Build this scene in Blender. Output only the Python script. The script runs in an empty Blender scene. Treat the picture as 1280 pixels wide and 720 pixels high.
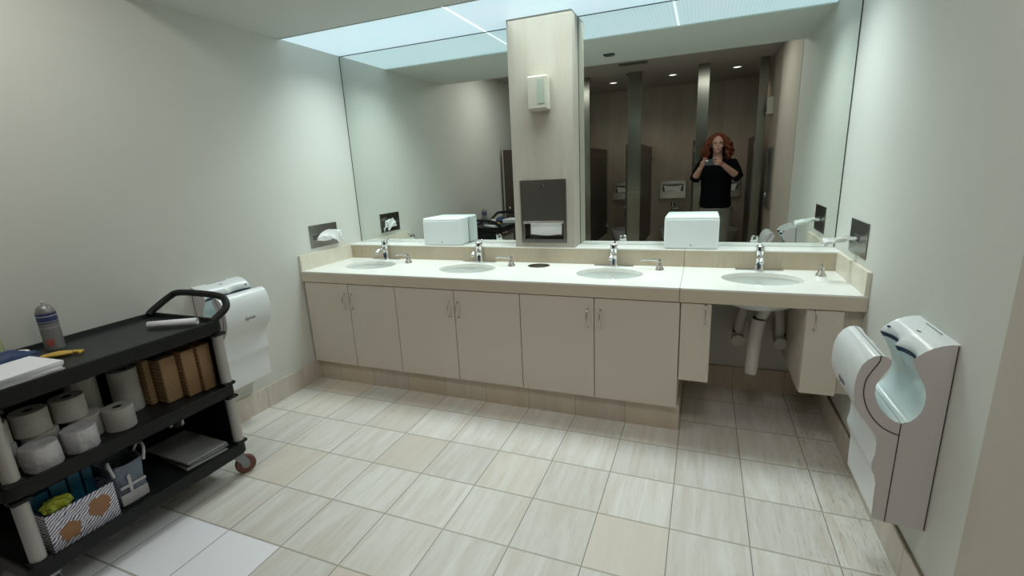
import bpy, bmesh, math, random
from mathutils import Vector, Matrix
random.seed(7)
PI = math.pi
COL = bpy.context.scene.collection
W = 3.453          # room width
ZC = 0.860         # counter height
ZS = 2.433         # soffit height
ZU = 2.72          # upper ceiling height
YP = -3.79         # stall front
YB = -5.40         # rear wall

# ------------------------------------------------------------------ materials
def nmat(name):
    m = bpy.data.materials.new(name); m.use_nodes = True
    nt = m.node_tree; b = nt.nodes['Principled BSDF']
    return m, nt, b
def mat(name, col, rough=.5, metal=0., bump=0., bscale=60., var=0., vscale=8., spec=None, coat=0., emit=None, estr=0.):
    m, nt, b = nmat(name)
    b.inputs['Base Color'].default_value = (*col, 1); b.inputs['Roughness'].default_value = rough
    b.inputs['Metallic'].default_value = metal
    if spec is not None: b.inputs['Specular IOR Level'].default_value = spec
    b.inputs['Coat Weight'].default_value = coat
    if emit: b.inputs['Emission Color'].default_value = (*emit, 1); b.inputs['Emission Strength'].default_value = estr
    g = nt.nodes.new('ShaderNodeNewGeometry')
    if var > 0:
        n = nt.nodes.new('ShaderNodeTexNoise'); n.inputs['Scale'].default_value = vscale; n.inputs['Detail'].default_value = 4
        nt.links.new(g.outputs['Position'], n.inputs['Vector'])
        mx = nt.nodes.new('ShaderNodeMix'); mx.data_type = 'RGBA'
        mx.inputs[6].default_value = (*[c*(1-var) for c in col], 1); mx.inputs[7].default_value = (*[min(1, c*(1+var)) for c in col], 1)
        nt.links.new(n.outputs['Fac'], mx.inputs[0]); nt.links.new(mx.outputs[2], b.inputs['Base Color'])
    if bump > 0:
        n = nt.nodes.new('ShaderNodeTexNoise'); n.inputs['Scale'].default_value = bscale; n.inputs['Detail'].default_value = 3
        nt.links.new(g.outputs['Position'], n.inputs['Vector'])
        bp = nt.nodes.new('ShaderNodeBump'); bp.inputs['Strength'].default_value = bump; bp.inputs['Distance'].default_value = .01
        nt.links.new(n.outputs['Fac'], bp.inputs['Height']); nt.links.new(bp.outputs['Normal'], b.inputs['Normal'])
    return m
def math_n(nt, op, a, b=None, c=None):
    n = nt.nodes.new('ShaderNodeMath'); n.operation = op
    for i, v in enumerate((a, b, c)):
        if v is None: continue
        if isinstance(v, (int, float)): n.inputs[i].default_value = v
        else: nt.links.new(v, n.inputs[i])
    return n.outputs[0]
def mixc(nt, f, a, b, blend='MIX'):
    n = nt.nodes.new('ShaderNodeMix'); n.data_type = 'RGBA'; n.blend_type = blend
    for i, v in ((0, f), (6, a), (7, b)):
        if isinstance(v, (int, float)): n.inputs[i].default_value = v
        elif isinstance(v, tuple): n.inputs[i].default_value = (*v, 1)
        else: nt.links.new(v, n.inputs[i])
    return n.outputs[2]
def ramp(nt, f, lo, hi):
    n = nt.nodes.new('ShaderNodeMapRange'); n.inputs['From Min'].default_value = lo; n.inputs['From Max'].default_value = hi
    nt.links.new(f, n.inputs['Value']); return n.outputs[0]
TX, X0, TY, R0 = .3061, 2.6506, .3104, -.8557
def travertine(name, base=(.67, .62, .555), light=(.78, .765, .735), dark=(.47, .40, .32), floor=False, joint_axes='xy', rough=.3, scale=1.0, painted_sheen=False):
    m, nt, b = nmat(name)
    g = nt.nodes.new('ShaderNodeNewGeometry'); s = nt.nodes.new('ShaderNodeSeparateXYZ'); nt.links.new(g.outputs['Position'], s.inputs[0])
    X, Y, Z = s.outputs
    u = math_n(nt, 'DIVIDE', math_n(nt, 'SUBTRACT', X, X0), TX); v = math_n(nt, 'DIVIDE', math_n(nt, 'SUBTRACT', Y, R0), TY)
    iu, iv = math_n(nt, 'FLOOR', u), math_n(nt, 'FLOOR', v)
    if 'x' not in joint_axes: iu = math_n(nt, 'MULTIPLY', iu, 0)
    if 'y' not in joint_axes: iv = math_n(nt, 'MULTIPLY', iv, 0)
    cb = nt.nodes.new('ShaderNodeCombineXYZ'); nt.links.new(iu, cb.inputs[0]); nt.links.new(iv, cb.inputs[1])
    wn = nt.nodes.new('ShaderNodeTexWhiteNoise'); wn.noise_dimensions = '3D'; nt.links.new(cb.outputs[0], wn.inputs['Vector'])
    sw = nt.nodes.new('ShaderNodeSeparateColor'); nt.links.new(wn.outputs['Color'], sw.inputs[0])
    r1, r2, r3 = sw.outputs
    # streaks: stretched noise, shifted per tile
    cx = math_n(nt, 'ADD', math_n(nt, 'MULTIPLY', X, (34 if floor else 26)*scale), math_n(nt, 'MULTIPLY', r1, 50))
    cy = math_n(nt, 'ADD', math_n(nt, 'MULTIPLY', Y, (3.2 if floor else 22)*scale), math_n(nt, 'MULTIPLY', r2, 50))
    cz = math_n(nt, 'MULTIPLY', Z, 4*scale)
    c2 = nt.nodes.new('ShaderNodeCombineXYZ'); nt.links.new(cx, c2.inputs[0]); nt.links.new(cy, c2.inputs[1]); nt.links.new(cz, c2.inputs[2])
    n1 = nt.nodes.new('ShaderNodeTexNoise'); n1.inputs['Scale'].default_value = .55; n1.inputs['Detail'].default_value = 5; n1.inputs['Roughness'].default_value = .6; n1.inputs['Distortion'].default_value = .7
    nt.links.new(c2.outputs[0], n1.inputs['Vector'])
    n2 = nt.nodes.new('ShaderNodeTexNoise'); n2.inputs['Scale'].default_value = 2.6; n2.inputs['Detail'].default_value = 6; n2.inputs['Roughness'].default_value = .7
    nt.links.new(c2.outputs[0], n2.inputs['Vector'])
    col = mixc(nt, ramp(nt, n1.outputs['Fac'], .36, .66), base, light)
    # plain cream tiles among the streaky ones
    amt = math_n(nt, 'MULTIPLY', ramp(nt, r3, -.10, .30), 1.0)
    amt.node.use_clamp = True
    creamy = tuple(x*y for x, y in zip(base, (1.06, 1.02, .95)))
    col = mixc(nt, amt, creamy, col)
    vein = math_n(nt, 'MULTIPLY', ramp(nt, n2.outputs['Fac'], .56, .74), math_n(nt, 'MULTIPLY', amt, .6)); vein.node.use_clamp = True
    col = mixc(nt, vein, col, dark)
    hv = nt.nodes.new('ShaderNodeHueSaturation'); nt.links.new(col, hv.inputs['Color'])
    nt.links.new(math_n(nt, 'ADD', .93, math_n(nt, 'MULTIPLY', r2, .12)), hv.inputs['Value']); col = hv.outputs[0]
    if painted_sheen:   # bluish-white floor sheen painted into the tile colour near the trolley
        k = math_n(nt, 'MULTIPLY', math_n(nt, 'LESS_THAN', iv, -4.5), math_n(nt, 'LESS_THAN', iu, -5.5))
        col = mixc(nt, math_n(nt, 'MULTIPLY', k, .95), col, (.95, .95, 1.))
    if floor:   # grime specks on the tiles by the right wall
        gn = nt.nodes.new('ShaderNodeTexNoise'); gn.inputs['Scale'].default_value = 3.0; gn.inputs['Detail'].default_value = 7; gn.inputs['Roughness'].default_value = .75
        nt.links.new(c2.outputs[0], gn.inputs['Vector'])
        gk = math_n(nt, 'MULTIPLY', ramp(nt, gn.outputs['Fac'], .53, .62), ramp(nt, X, 3.0, 3.3)); gk.node.use_clamp = True
        col = mixc(nt, math_n(nt, 'MULTIPLY', gk, .55), col, (.30, .25, .17))
    for ax, t, wdt, jc in (('x', u, .0065, (.14, .11, .09)), ('y', v, .013, (.40, .36, .30))):
        if ax not in joint_axes: continue
        d = math_n(nt, 'ABSOLUTE', math_n(nt, 'SUBTRACT', math_n(nt, 'FRACT', math_n(nt, 'ADD', t, .5)), .5))
        k = math_n(nt, 'LESS_THAN', d, wdt if floor else .006)
        col = mixc(nt, math_n(nt, 'MULTIPLY', k, .85), col, jc if floor else (.30, .25, .19))
    nt.links.new(col, b.inputs['Base Color']); b.inputs['Roughness'].default_value = rough
    rg = math_n(nt, 'ADD', rough, math_n(nt, 'MULTIPLY', n2.outputs['Fac'], .15)); nt.links.new(rg, b.inputs['Roughness'])
    bp = nt.nodes.new('ShaderNodeBump'); bp.inputs['Strength'].default_value = .12; bp.inputs['Distance'].default_value = .003
    nt.links.new(n2.outputs['Fac'], bp.inputs['Height']); nt.links.new(bp.outputs['Normal'], b.inputs['Normal'])
    return m
def kraft_pattern(name, base, ink, scale, ang):
    m, nt, b = nmat(name); b.inputs['Roughness'].default_value = .8
    g = nt.nodes.new('ShaderNodeNewGeometry'); mp = nt.nodes.new('ShaderNodeMapping'); mp.inputs['Rotation'].default_value = (ang, 0, 0)
    nt.links.new(g.outputs['Position'], mp.inputs['Vector'])
    br = nt.nodes.new('ShaderNodeSeparateXYZ'); nt.links.new(mp.outputs[0], br.inputs[0])
    a = math_n(nt, 'SINE', math_n(nt, 'MULTIPLY', br.outputs[1], scale)); c = math_n(nt, 'SINE', math_n(nt, 'MULTIPLY', br.outputs[2], scale*2.2))
    k = math_n(nt, 'GREATER_THAN', math_n(nt, 'MULTIPLY', a, c), .25)
    nt.links.new(mixc(nt, k, base, ink), b.inputs['Base Color'])
    return m
def zebra_mat(name):
    m, nt, b = nmat(name); b.inputs['Roughness'].default_value = .6
    g = nt.nodes.new('ShaderNodeNewGeometry'); mp = nt.nodes.new('ShaderNodeMapping'); mp.inputs['Rotation'].default_value = (math.radians(-38), 0, 0)
    nt.links.new(g.outputs['Position'], mp.inputs['Vector'])
    w = nt.nodes.new('ShaderNodeTexWave'); w.bands_direction = 'Z'; w.inputs['Scale'].default_value = 30; w.inputs['Distortion'].default_value = 5; w.inputs['Detail'].default_value = 2; w.inputs['Detail Scale'].default_value = 1.2
    nt.links.new(mp.outputs[0], w.inputs['Vector'])
    nt.links.new(mixc(nt, ramp(nt, w.outputs['Fac'], .55, .68), (.78, .76, .82), (.10, .10, .18)), b.inputs['Base Color'])
    return m

M = {}
M['paint'] = mat('wall_paint', (.64, .64, .595), .75, bump=.08, bscale=140, var=.015, vscale=3)
M['paint2'] = mat('wall_paint_taupe', (.52, .47, .40), .75, bump=.08, bscale=140)
M['ceil'] = mat('ceiling_paint', (.56, .57, .545), .9, bump=.05, bscale=100)
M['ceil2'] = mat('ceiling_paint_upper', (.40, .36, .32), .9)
M['floor'] = travertine('floor_tile', floor=True, rough=.28, painted_sheen=True)
M['base_x'] = travertine('baseboard_tile_x', base=(.56, .475, .385), light=(.63, .55, .46), dark=(.46, .38, .30), joint_axes='x', rough=.35)
M['base_y'] = travertine('baseboard_tile_y', base=(.60, .53, .44), light=(.68, .62, .54), dark=(.47, .40, .32), joint_axes='y', rough=.35)
M['column'] = travertine('column_stone', base=(.40, .36, .295), light=(.45, .415, .35), dark=(.32, .28, .22), joint_axes='', rough=.35, scale=.35)
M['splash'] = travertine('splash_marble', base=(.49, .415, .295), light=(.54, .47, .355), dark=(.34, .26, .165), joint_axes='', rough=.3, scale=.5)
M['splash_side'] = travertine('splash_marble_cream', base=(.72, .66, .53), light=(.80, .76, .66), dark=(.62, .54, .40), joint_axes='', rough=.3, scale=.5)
M['rearstone'] = travertine('rear_stone', base=(.36, .30, .235), light=(.42, .36, .29), dark=(.29, .24, .18), joint_axes='x', rough=.35, scale=.4)
M['counter'] = mat('counter_solid_surface', (.83, .82, .775), .22, var=.015, vscale=25)
M['apron'] = mat('counter_edge_stone', (.60, .52, .42), .3, var=.05, vscale=14)
M['cab'] = mat('cabinet_laminate', (.63, .565, .485), .42, var=.01, vscale=5)
M['cab_dark'] = mat('cabinet_inside', (.10, .085, .07), .8)
M['chrome'] = mat('chrome', (.80, .81, .82), .08, 1.)
M['nickel'] = mat('brushed_nickel', (.62, .60, .57), .25, 1.)
M['steel'] = mat('stainless_steel', (.33, .315, .29), .30, 1., var=.04, vscale=6)
M['steel_post'] = mat('stall_post_steel', (.27, .265, .23), .22, 1., var=.04, vscale=6)
M['steel_dark'] = mat('stainless_recess', (.16, .15, .14), .5, .6)
M['mirror'] = mat('mirror_silver', (.78, .82, .79), .0, 1.)
M['edge'] = mat('mirror_gap', (.03, .035, .035), .6)
M['zinc'] = mat('zinc_plate', (.26, .28, .29), .35, .5)
M['base_line'] = mat('dark_base_line', (.20, .17, .12), .9)
M['lips'] = mat('lips', (.33, .12, .10), .5)
M['sink'] = mat('sink_porcelain', (.74, .77, .74), .12, coat=.4)
M['white_plastic'] = mat('white_plastic', (.80, .83, .84), .28, coat=.2)
M['box_white'] = mat('box_white_plastic', (.74, .80, .80), .35)
M['box_lid'] = mat('box_lid_plastic', (.80, .86, .86), .3)
M['dryer_shade'] = mat('dryer_side_shaded', (.66, .62, .625), .42)  # same white shell, with the shade of its sides put into the colour
M['dryer_in'] = mat('dryer_channel_plastic', (.70, .80, .80), .25, coat=.3)
M['navy'] = mat('dryer_slot_navy', (.02, .04, .10), .4)
M['seam'] = mat('dark_seam', (.035, .03, .03), .7)
M['grey_print'] = mat('grey_print', (.18, .18, .20), .5)
M['black_plastic'] = mat('black_trolley_plastic', (.007, .008, .008), .5, spec=.3, bump=.06, bscale=300)
M['black_top'] = mat('black_tray_surface', (.020, .023, .023), .38, spec=.35, var=.25, vscale=30)
M['alu'] = mat('aluminium_post', (.40, .385, .365), .45, .2)
M['rubber_red'] = mat('caster_rubber', (.15, .055, .042), .5)
M['paper'] = mat('paper_white', (.88, .88, .91), .85)
M['tissue'] = mat('tissue_white', (.84, .85, .84), .9, bump=.2, bscale=80)
M['roll'] = mat('roll_paper', (.50, .48, .45), .95, bump=.25, bscale=90)
M['wrap'] = mat('wrapped_roll_film', (.64, .62, .64), .35, bump=.5, bscale=45)
M['roll_hole'] = mat('roll_core', (.03, .03, .03), .9)
M['kraft'] = kraft_pattern('kraft_wrapper', (.46, .29, .16), (.22, .125, .06), 260, math.radians(30))
M['kraft_band'] = mat('dark_band', (.03, .04, .035), .6)
M['zebra'] = zebra_mat('zebra_print_card')
M['cork'] = mat('tan_spot', (.33, .17, .085), .8)
M['blue'] = mat('blue_wrapper', (.012, .12, .21), .4, var=.3, vscale=12)
M['lime'] = mat('lime_bag', (.42, .48, .05), .4, bump=.6, bscale=30)
M['caddy'] = mat('caddy_fabric', (.16, .19, .24), .9, bump=.5, bscale=60, var=.35, vscale=16)
M['caddy_print'] = mat('caddy_print', (.50, .49, .50), .9, bump=.4, bscale=60)
M['grey_bag'] = mat('folded_grey_bag', (.33, .32, .31), .35, var=.1, vscale=12)
M['navy_cloth'] = mat('navy_folder', (.025, .05, .13), .6)
M['yellow'] = mat('yellow_glove', (.60, .40, .07), .6, bump=.4, bscale=60)
M['yg'] = mat('pale_green_bottle', (.48, .52, .30), .3)
M['can'] = mat('can_silver', (.30, .29, .29), .38, .5)
M['can_blue'] = mat('can_blue', (.04, .05, .16), .4)
M['can_white'] = mat('can_white', (.5, .5, .52), .4)
M['can_red'] = mat('can_red', (.42, .10, .07), .4)
M['pvc'] = mat('pipe_cover_white', (.60, .58, .54), .5)
M['cream_plastic'] = mat('cream_plastic', (.44, .42, .34), .4)
M['pane'] = mat('grey_green_window', (.34, .38, .32), .25)
M['skin'] = mat('skin', (.48, .27, .21), .5)
M['hair'] = mat('red_hair', (.13, .036, .018), .7, spec=.2, bump=1., bscale=70, var=.4, vscale=40)
M['black_cloth'] = mat('black_knit', (.004, .004, .006), .95, spec=.08, bump=.3, bscale=120)
M['grey_cloth'] = mat('grey_trousers', (.17, .165, .145), .9)
M['phone'] = mat('phone_case', (.07, .075, .075), .3, .2)
M['lens'] = mat('phone_lens', (.01, .01, .012), .05, coat=1.)
M['stall'] = mat('stall_panel', (.065, .052, .040), .35, .3, var=.08, vscale=4)
M['porc'] = mat('toilet_porcelain', (.80, .79, .84), .12, coat=.4)
M['water'] = mat('bowl_inside', (.30, .29, .32), .15)
M['vent'] = mat('vent_dark', (.06, .06, .055), .7)
M['frame_metal'] = mat('light_trim', (.62, .70, .66), .4, .3)
# luminous diffuser of the ceiling light: fine prismatic ribs running front to back
def diffuser():
    m, nt, b = nmat('light_diffuser')
    g = nt.nodes.new('ShaderNodeNewGeometry'); s = nt.nodes.new('ShaderNodeSeparateXYZ'); nt.links.new(g.outputs['Position'], s.inputs[0])
    r = math_n(nt, 'SINE', math_n(nt, 'MULTIPLY', s.outputs[0], 2*PI/.022))
    n = nt.nodes.new('ShaderNodeTexNoise'); n.inputs['Scale'].default_value = 1.6; nt.links.new(g.outputs['Position'], n.inputs['Vector'])
    c = mixc(nt, ramp(nt, n.outputs['Fac'], .35, .65), (.56, .83, .90), (.66, .84, .93))
    st = math_n(nt, 'ADD', 1.0, math_n(nt, 'MULTIPLY', r, .06))
    b.inputs['Base Color'].default_value = (.3, .33, .34, 1); b.inputs['Roughness'].default_value = .4
    nt.links.new(c, b.inputs['Emission Color']); nt.links.new(math_n(nt, 'MULTIPLY', st, DIFF), b.inputs['Emission Strength'])
    return m
DIFF = .78
M['diff'] = diffuser()
M['lit_seam'] = mat('lit_panel_joint', (.6, .6, .6), .5, emit=(.85, 1., 1.), estr=1.05)
M['lamp'] = mat('downlight_lens', (.8, .8, .8), .4, emit=(1., .97, .95), estr=1.6)

# ------------------------------------------------------------------ mesh helpers (world coordinates)
def box(bm, x0, x1, y0, y1, z0, z1, bev=0., seg=2, rot=None, piv=None):
    r = bmesh.ops.create_cube(bm, size=1.)
    vs = r['verts']
    for v in vs: v.co = Vector(((x0+x1)/2+v.co.x*(x1-x0), (y0+y1)/2+v.co.y*(y1-y0), (z0+z1)/2+v.co.z*(z1-z0)))
    if bev > 0:
        es = list({e for v in vs for e in v.link_edges})
        o = bmesh.ops.bevel(bm, geom=es, offset=bev, segments=seg, affect='EDGES', profile=.5)
        vs = list({v for f in o['faces'] for v in f.verts} | {v for v in vs if v.is_valid})
    if rot: bmesh.ops.rotate(bm, verts=vs, cent=piv or ((x0+x1)/2, (y0+y1)/2, (z0+z1)/2), matrix=rot)
    return vs
def Bx(*a, **k):
    bm = bmesh.new(); box(bm, *a, **k); return bm
def smoothpath(pts, n=6):
    P = [Vector(p) for p in pts]; out = []
    for i in range(len(P)-1):
        p0 = P[max(i-1, 0)]; p1 = P[i]; p2 = P[i+1]; p3 = P[min(i+2, len(P)-1)]
        for k in range(n):
            t = k/n
            out.append(.5*((2*p1)+(p2-p0)*t+(2*p0-5*p1+4*p2-p3)*t*t+(3*p1-p0-3*p2+p3)*t**3))
    out.append(P[-1]); return out
def tube(bm, pts, r, seg=12, sx=1., sy=1., up=None):
    pts = [Vector(p) for p in pts]; n = len(pts)
    rr = list(r) if isinstance(r, (list, tuple)) else [r]*n
    if len(rr) != n: rr = [rr[min(int(i/(n-1)*(len(rr)-1)), len(rr)-2)]*(1-((i/(n-1)*(len(rr)-1))-min(int(i/(n-1)*(len(rr)-1)), len(rr)-2)))+rr[min(int(i/(n-1)*(len(rr)-1)), len(rr)-2)+1]*((i/(n-1)*(len(rr)-1))-min(int(i/(n-1)*(len(rr)-1)), len(rr)-2)) for i in range(n)]
    rings = []; a = None
    for i, p in enumerate(pts):
        t = (pts[min(i+1, n-1)]-pts[max(i-1, 0)]).normalized()
        if a is None:
            ref = Vector(up) if up else (Vector((0, 0, 1)) if abs(t.z) < .9 else Vector((1, 0, 0)))
            a = (ref-t*ref.dot(t)).normalized()
        else: a = (a-t*a.dot(t)).normalized()
        b = t.cross(a)
        rings.append([bm.verts.new(p+a*math.cos(2*PI*k/seg)*rr[i]*sx+b*math.sin(2*PI*k/seg)*rr[i]*sy) for k in range(seg)])
    for i in range(n-1):
        for k in range(seg): bm.faces.new((rings[i][k], rings[i][(k+1) % seg], rings[i+1][(k+1) % seg], rings[i+1][k]))
    bm.faces.new(rings[0][::-1]); bm.faces.new(rings[-1])
def lathe(bm, prof, c, seg=24, sx=1., sy=1., close=False, mtx=None):
    """prof: list of (r, z); c centre; an r of 0 closes the end"""
    rings = []
    for r, z in prof:
        rr = [bm.verts.new((0, 0, z))] if r < 1e-6 else [bm.verts.new((r*sx*math.cos(2*PI*k/seg), r*sy*math.sin(2*PI*k/seg), z)) for k in range(seg)]
        rings.append(rr)
    pr = list(zip(rings, rings[1:])) + ([(rings[-1], rings[0])] if close else [])
    for a, b in pr:
        for k in range(seg):
            k2 = (k+1) % seg
            if len(a) == 1 and len(b) == 1: continue
            if len(a) == 1: bm.faces.new((a[0], b[k2], b[k]))
            elif len(b) == 1: bm.faces.new((a[k], a[k2], b[0]))
            else: bm.faces.new((a[k], a[k2], b[k2], b[k]))
    for rr in rings:
        for v in rr:
            if mtx: v.co = mtx @ v.co
            v.co += Vector(c)
def ell(bm, c, r, seg=20, rot=None):
    o = bmesh.ops.create_uvsphere(bm, u_segments=seg, v_segments=seg//2+2, radius=1.)
    for v in o['verts']:
        v.co = Vector((v.co.x*r[0], v.co.y*r[1], v.co.z*r[2]))
        if rot: v.co = rot @ v.co
        v.co += Vector(c)
def prism(bm, poly, z0, z1):
    """polygon in xy, extruded in z"""
    a = [bm.verts.new((x, y, z0)) for x, y in poly]; b = [bm.verts.new((x, y, z1)) for x, y in poly]; n = len(poly)
    for i in range(n): bm.faces.new((a[i], a[(i+1) % n], b[(i+1) % n], b[i]))
    bm.faces.new(a[::-1]); bm.faces.new(b)
def root_loc(p):
    v = Vector((0, 0, 0))
    while p: v += p.location; p = p.parent
    return v
def obj(name, bm, m, parent=None, smooth=True, ang=35, origin=None):
    bmesh.ops.recalc_face_normals(bm, faces=bm.faces)
    me = bpy.data.meshes.new(name)
    off = root_loc(parent) if parent else Vector(origin) if origin else Vector((0, 0, 0))
    bmesh.ops.translate(bm, verts=bm.verts, vec=-off)
    bm.to_mesh(me); bm.free()
    for mm in (m if isinstance(m, (list, tuple)) else [m]): me.materials.append(M[mm] if isinstance(mm, str) else mm)
    o = bpy.data.objects.new(name, me); COL.objects.link(o)
    if smooth:
        me.shade_smooth()
        bm2 = bmesh.new(); bm2.from_mesh(me)
        for e in bm2.edges:
            if len(e.link_faces) == 2 and e.calc_face_angle(0) > math.radians(ang): e.smooth = False
        bm2.to_mesh(me); bm2.free()
    if smooth and ang < 100:
        wm = o.modifiers.new('weighted', 'WEIGHTED_NORMAL'); wm.keep_sharp = True
    if parent: o.parent = parent
    elif origin: o.location = origin
    return o
def tag(o, label, cat, group=None, kind=None):
    if label: o['label'] = label
    if cat: o['category'] = cat
    if group: o['group'] = group
    if kind: o['kind'] = kind
    return o
def thing(name, label, cat, loc, group=None):
    o = bpy.data.objects.new(name, None); o.empty_display_size = .05; COL.objects.link(o); o.location = loc
    return tag(o, label, cat, group)
def struct(name, bm, m, label, cat='wall', parent=None):
    o = obj(name, bm, m, parent, smooth=False); return tag(o, label, cat, kind='structure')
def copy_tree(o, loc, label=None, parent=None):
    c = o.copy(); COL.objects.link(c)
    if parent: c.parent = parent
    elif loc is not None: c.location = loc
    if label: c['label'] = label
    for ch in [x for x in bpy.data.objects if x.parent == o]: copy_tree(ch, None, None, c)
    return c
def text_mesh(name, body, size, m, parent, mtx, ext=.0004):
    cu = bpy.data.curves.new(name, 'FONT'); cu.body = body; cu.size = size; cu.extrude = ext; cu.align_x = 'CENTER'; cu.align_y = 'CENTER'
    t = bpy.data.objects.new(name, cu); COL.objects.link(t); dg = bpy.context.evaluated_depsgraph_get()
    me = bpy.data.meshes.new_from_object(t.evaluated_get(dg)); bpy.data.objects.remove(t)
    me.transform(mtx); me.transform(Matrix.Translation(-root_loc(parent)))
    me.materials.clear(); me.materials.append(M[m])
    o = bpy.data.objects.new(name, me); COL.objects.link(o); o.parent = parent; return o

# ------------------------------------------------------------------ room shell
struct('floor', Bx(-.1, W+.1, YB-.1, .1, -.08, 0), 'floor', 'cream travertine tile floor of the washroom', 'floor')
struct('wall_back', Bx(-.1, W+.1, .006, .12, 0, ZU+.1), 'paint', 'pale wall behind the mirrors and under the counter')
struct('wall_left', Bx(-.12, 0, YB-.1, .12, 0, ZU+.1), 'paint', 'plain pale grey green wall left of the counter')
struct('wall_right', Bx(W, W+.14, -1.76, .12, 0, ZU+.1), 'paint', 'pale grey green wall right of the counter')
struct('wall_right', Bx(W-.004, W+.14, -3.0, -1.76, 0, ZU+.1), 'paint2', 'taupe wall section at the right edge of the view')
struct('wall_right', Bx(W, W+.14, YB-.1, -3.0, 0, ZU+.1), 'rearstone', 'brown stone wall beside the toilet stalls')
struct('wall_rear', Bx(-.1, W+.1, YB-.12, YB, 0, ZU+.1), 'rearstone', 'brown stone wall behind the toilets, seen in the mirror')
# soffit: slab from the light slot back to the edge
struct('ceiling', Bx(-.1, W+.1, -1.575, -.600, ZS, ZU+.1), 'ceil', 'low grey ceiling over the sinks', 'ceiling')
struct('ceiling', Bx(-.1, W+.1, -.600, .006, ZS+.03, ZU+.1), 'ceil', 'ceiling slab above the lit panels', 'ceiling')
struct('ceiling', Bx(-.1, W+.1, YB-.1, -1.575, ZU, ZU+.12), 'ceil2', 'higher dark ceiling over the stalls', 'ceiling')
# baseboards
def baseboard(n, b, m, label):
    bm = Bx(*b); o = struct(n, bm, m, label, 'baseboard'); return o
baseboard('baseboard_left', (0, .014, YB, -.665, 0, .150), 'base_y', 'tan stone baseboard along the left wall')
baseboard('baseboard_right', (W-.016, W, -1.76, -.0, 0, .140), 'base_y', 'tan stone baseboard along the right wall')
struct('trim_1', Bx(W-.010, W, -1.76, 0, .140, .144), 'base_line', 'thin dark line on top of the right baseboard', 'trim')  # thin dark strip along the top edge of the baseboard
baseboard('baseboard_back', (2.645, W-.016, -.012, .006, 0, .155), 'base_x', 'tan stone baseboard under the open sink')
baseboard('baseboard_cabinet', (0.014, 2.645, -.665, -.645, 0, .158), 'base_x', 'tan stone plinth under the cabinets')
baseboard('baseboard_cabinet', (2.631, 2.645, -.645, -.012, 0, .158), 'base_y', 'side end of the stone plinth under the cabinets')
# column between the mirrors
bm = bmesh.new()
for b_ in ((1.490, 1.560, -.157, .006, .972, ZS+.005), (1.846, 1.920, -.157, .006, .972, ZS+.005), (1.560, 1.846, -.157, .006, .972, 1.026), (1.560, 1.846, -.157, .006, 1.15, ZS+.005), (1.560, 1.846, -.060, .006, 1.026, 1.15)): box(bm, *b_)
struct('wall_column', bm, 'column', 'travertine pier between the two mirrors', 'column')

# ------------------------------------------------------------------ ceiling light panels
seams = [0.0, 1.272, 2.500, W]
L = ['left end lit ceiling panel with a bluish diffuser above the first sinks', 'middle lit ceiling panel above the stone pier', 'right end lit ceiling panel above the fourth sink']
for i in range(3):
    a, b = seams[i]+.004, seams[i+1]-.004
    t = thing('ceiling_light', L[i], 'ceiling light', ((a+b)/2, -.3, ZS), 'lit ceiling panels over the mirrors')
    obj('diffuser', Bx(a+.002, b-.002, -.590, .004, ZS+.004, ZS+.016), 'diff', t, smooth=False)
    bm = bmesh.new()
    box(bm, a, b, -.599, -.588, ZS-.003, ZS+.02); obj('frame', bm, 'frame_metal', t, smooth=False)
    if i < 2: obj('lit_seam', Bx(b-.002, b+.010, -.588, .004, ZS+.001, ZS+.012), 'lit_seam', t, smooth=False)
    ld = bpy.data.lights.new('panel_lamp', 'AREA'); ld.shape = 'RECTANGLE'; ld.size = b-a-.45; ld.size_y = .46; ld.spread = math.radians(118)
    ld.energy = 7.0*(b-a); ld.color = (.86, 1., .985)
    lo = bpy.data.objects.new('panel_lamp', ld); COL.objects.link(lo); lo.parent = t; lo.location = (0, -.01, -.006)

# ------------------------------------------------------------------ mirrors
for x0, x1, lab in ((.006, 1.490, 'left wall mirror above the first two sinks'), (1.924, W-.006, 'right wall mirror above the last two sinks, with the person in it')):
    t = thing('wall_mirror', lab, 'mirror', ((x0+x1)/2, 0, .972))
    obj('mirror_glass', Bx(x0, x1, 0, .0055, .974, ZS-.004), 'mirror', t, smooth=False)
    bm = bmesh.new()
    for xa, xb in ((x0-.005, x0), (x1, x1+.004)): box(bm, xa, xb, -.001, .0055, .974, ZS-.004)
    box(bm, x0, x1, -.001, .0055, ZS-.004, ZS)
    obj('mirror_edge', bm, 'edge', t, smooth=False)

# ------------------------------------------------------------------ counter with splashes, sinks
SX = [.405, 1.222, 2.200, 3.035]; SY = -.420; SA, SB = .203, .155
def oval(cx, cy, a, b, n=48): return [(cx+a*math.cos(2*PI*k/n), cy+b*math.sin(2*PI*k/n)) for k in range(n)]
def slab_with_holes(x0, x1, y0, y1, z0, z1, holes):
    bm = bmesh.new(); loops = []
    def loop(pts, z):
        vs = [bm.verts.new((x, y, z)) for x, y in pts]; es = [bm.edges.new((vs[i], vs[(i+1) % len(vs)])) for i in range(len(vs))]; return vs, es
    allr = [[(x0, y0), (x1, y0), (x1, y1), (x0, y1)]]+holes
    tops = [loop(p, z1) for p in allr]; bots = [loop(p, z0) for p in allr]
    bmesh.ops.triangle_fill(bm, use_beauty=True, edges=[e for _, es in tops for e in es])
    bmesh.ops.triangle_fill(bm, use_beauty=True, edges=[e for _, es in bots for e in es])
    for (tv, _), (bv, _) in zip(tops, bots):
        n = len(tv)
        for i in range(n): bm.faces.new((tv[i], tv[(i+1) % n], bv[(i+1) % n], bv[i]))
    return bm
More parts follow.
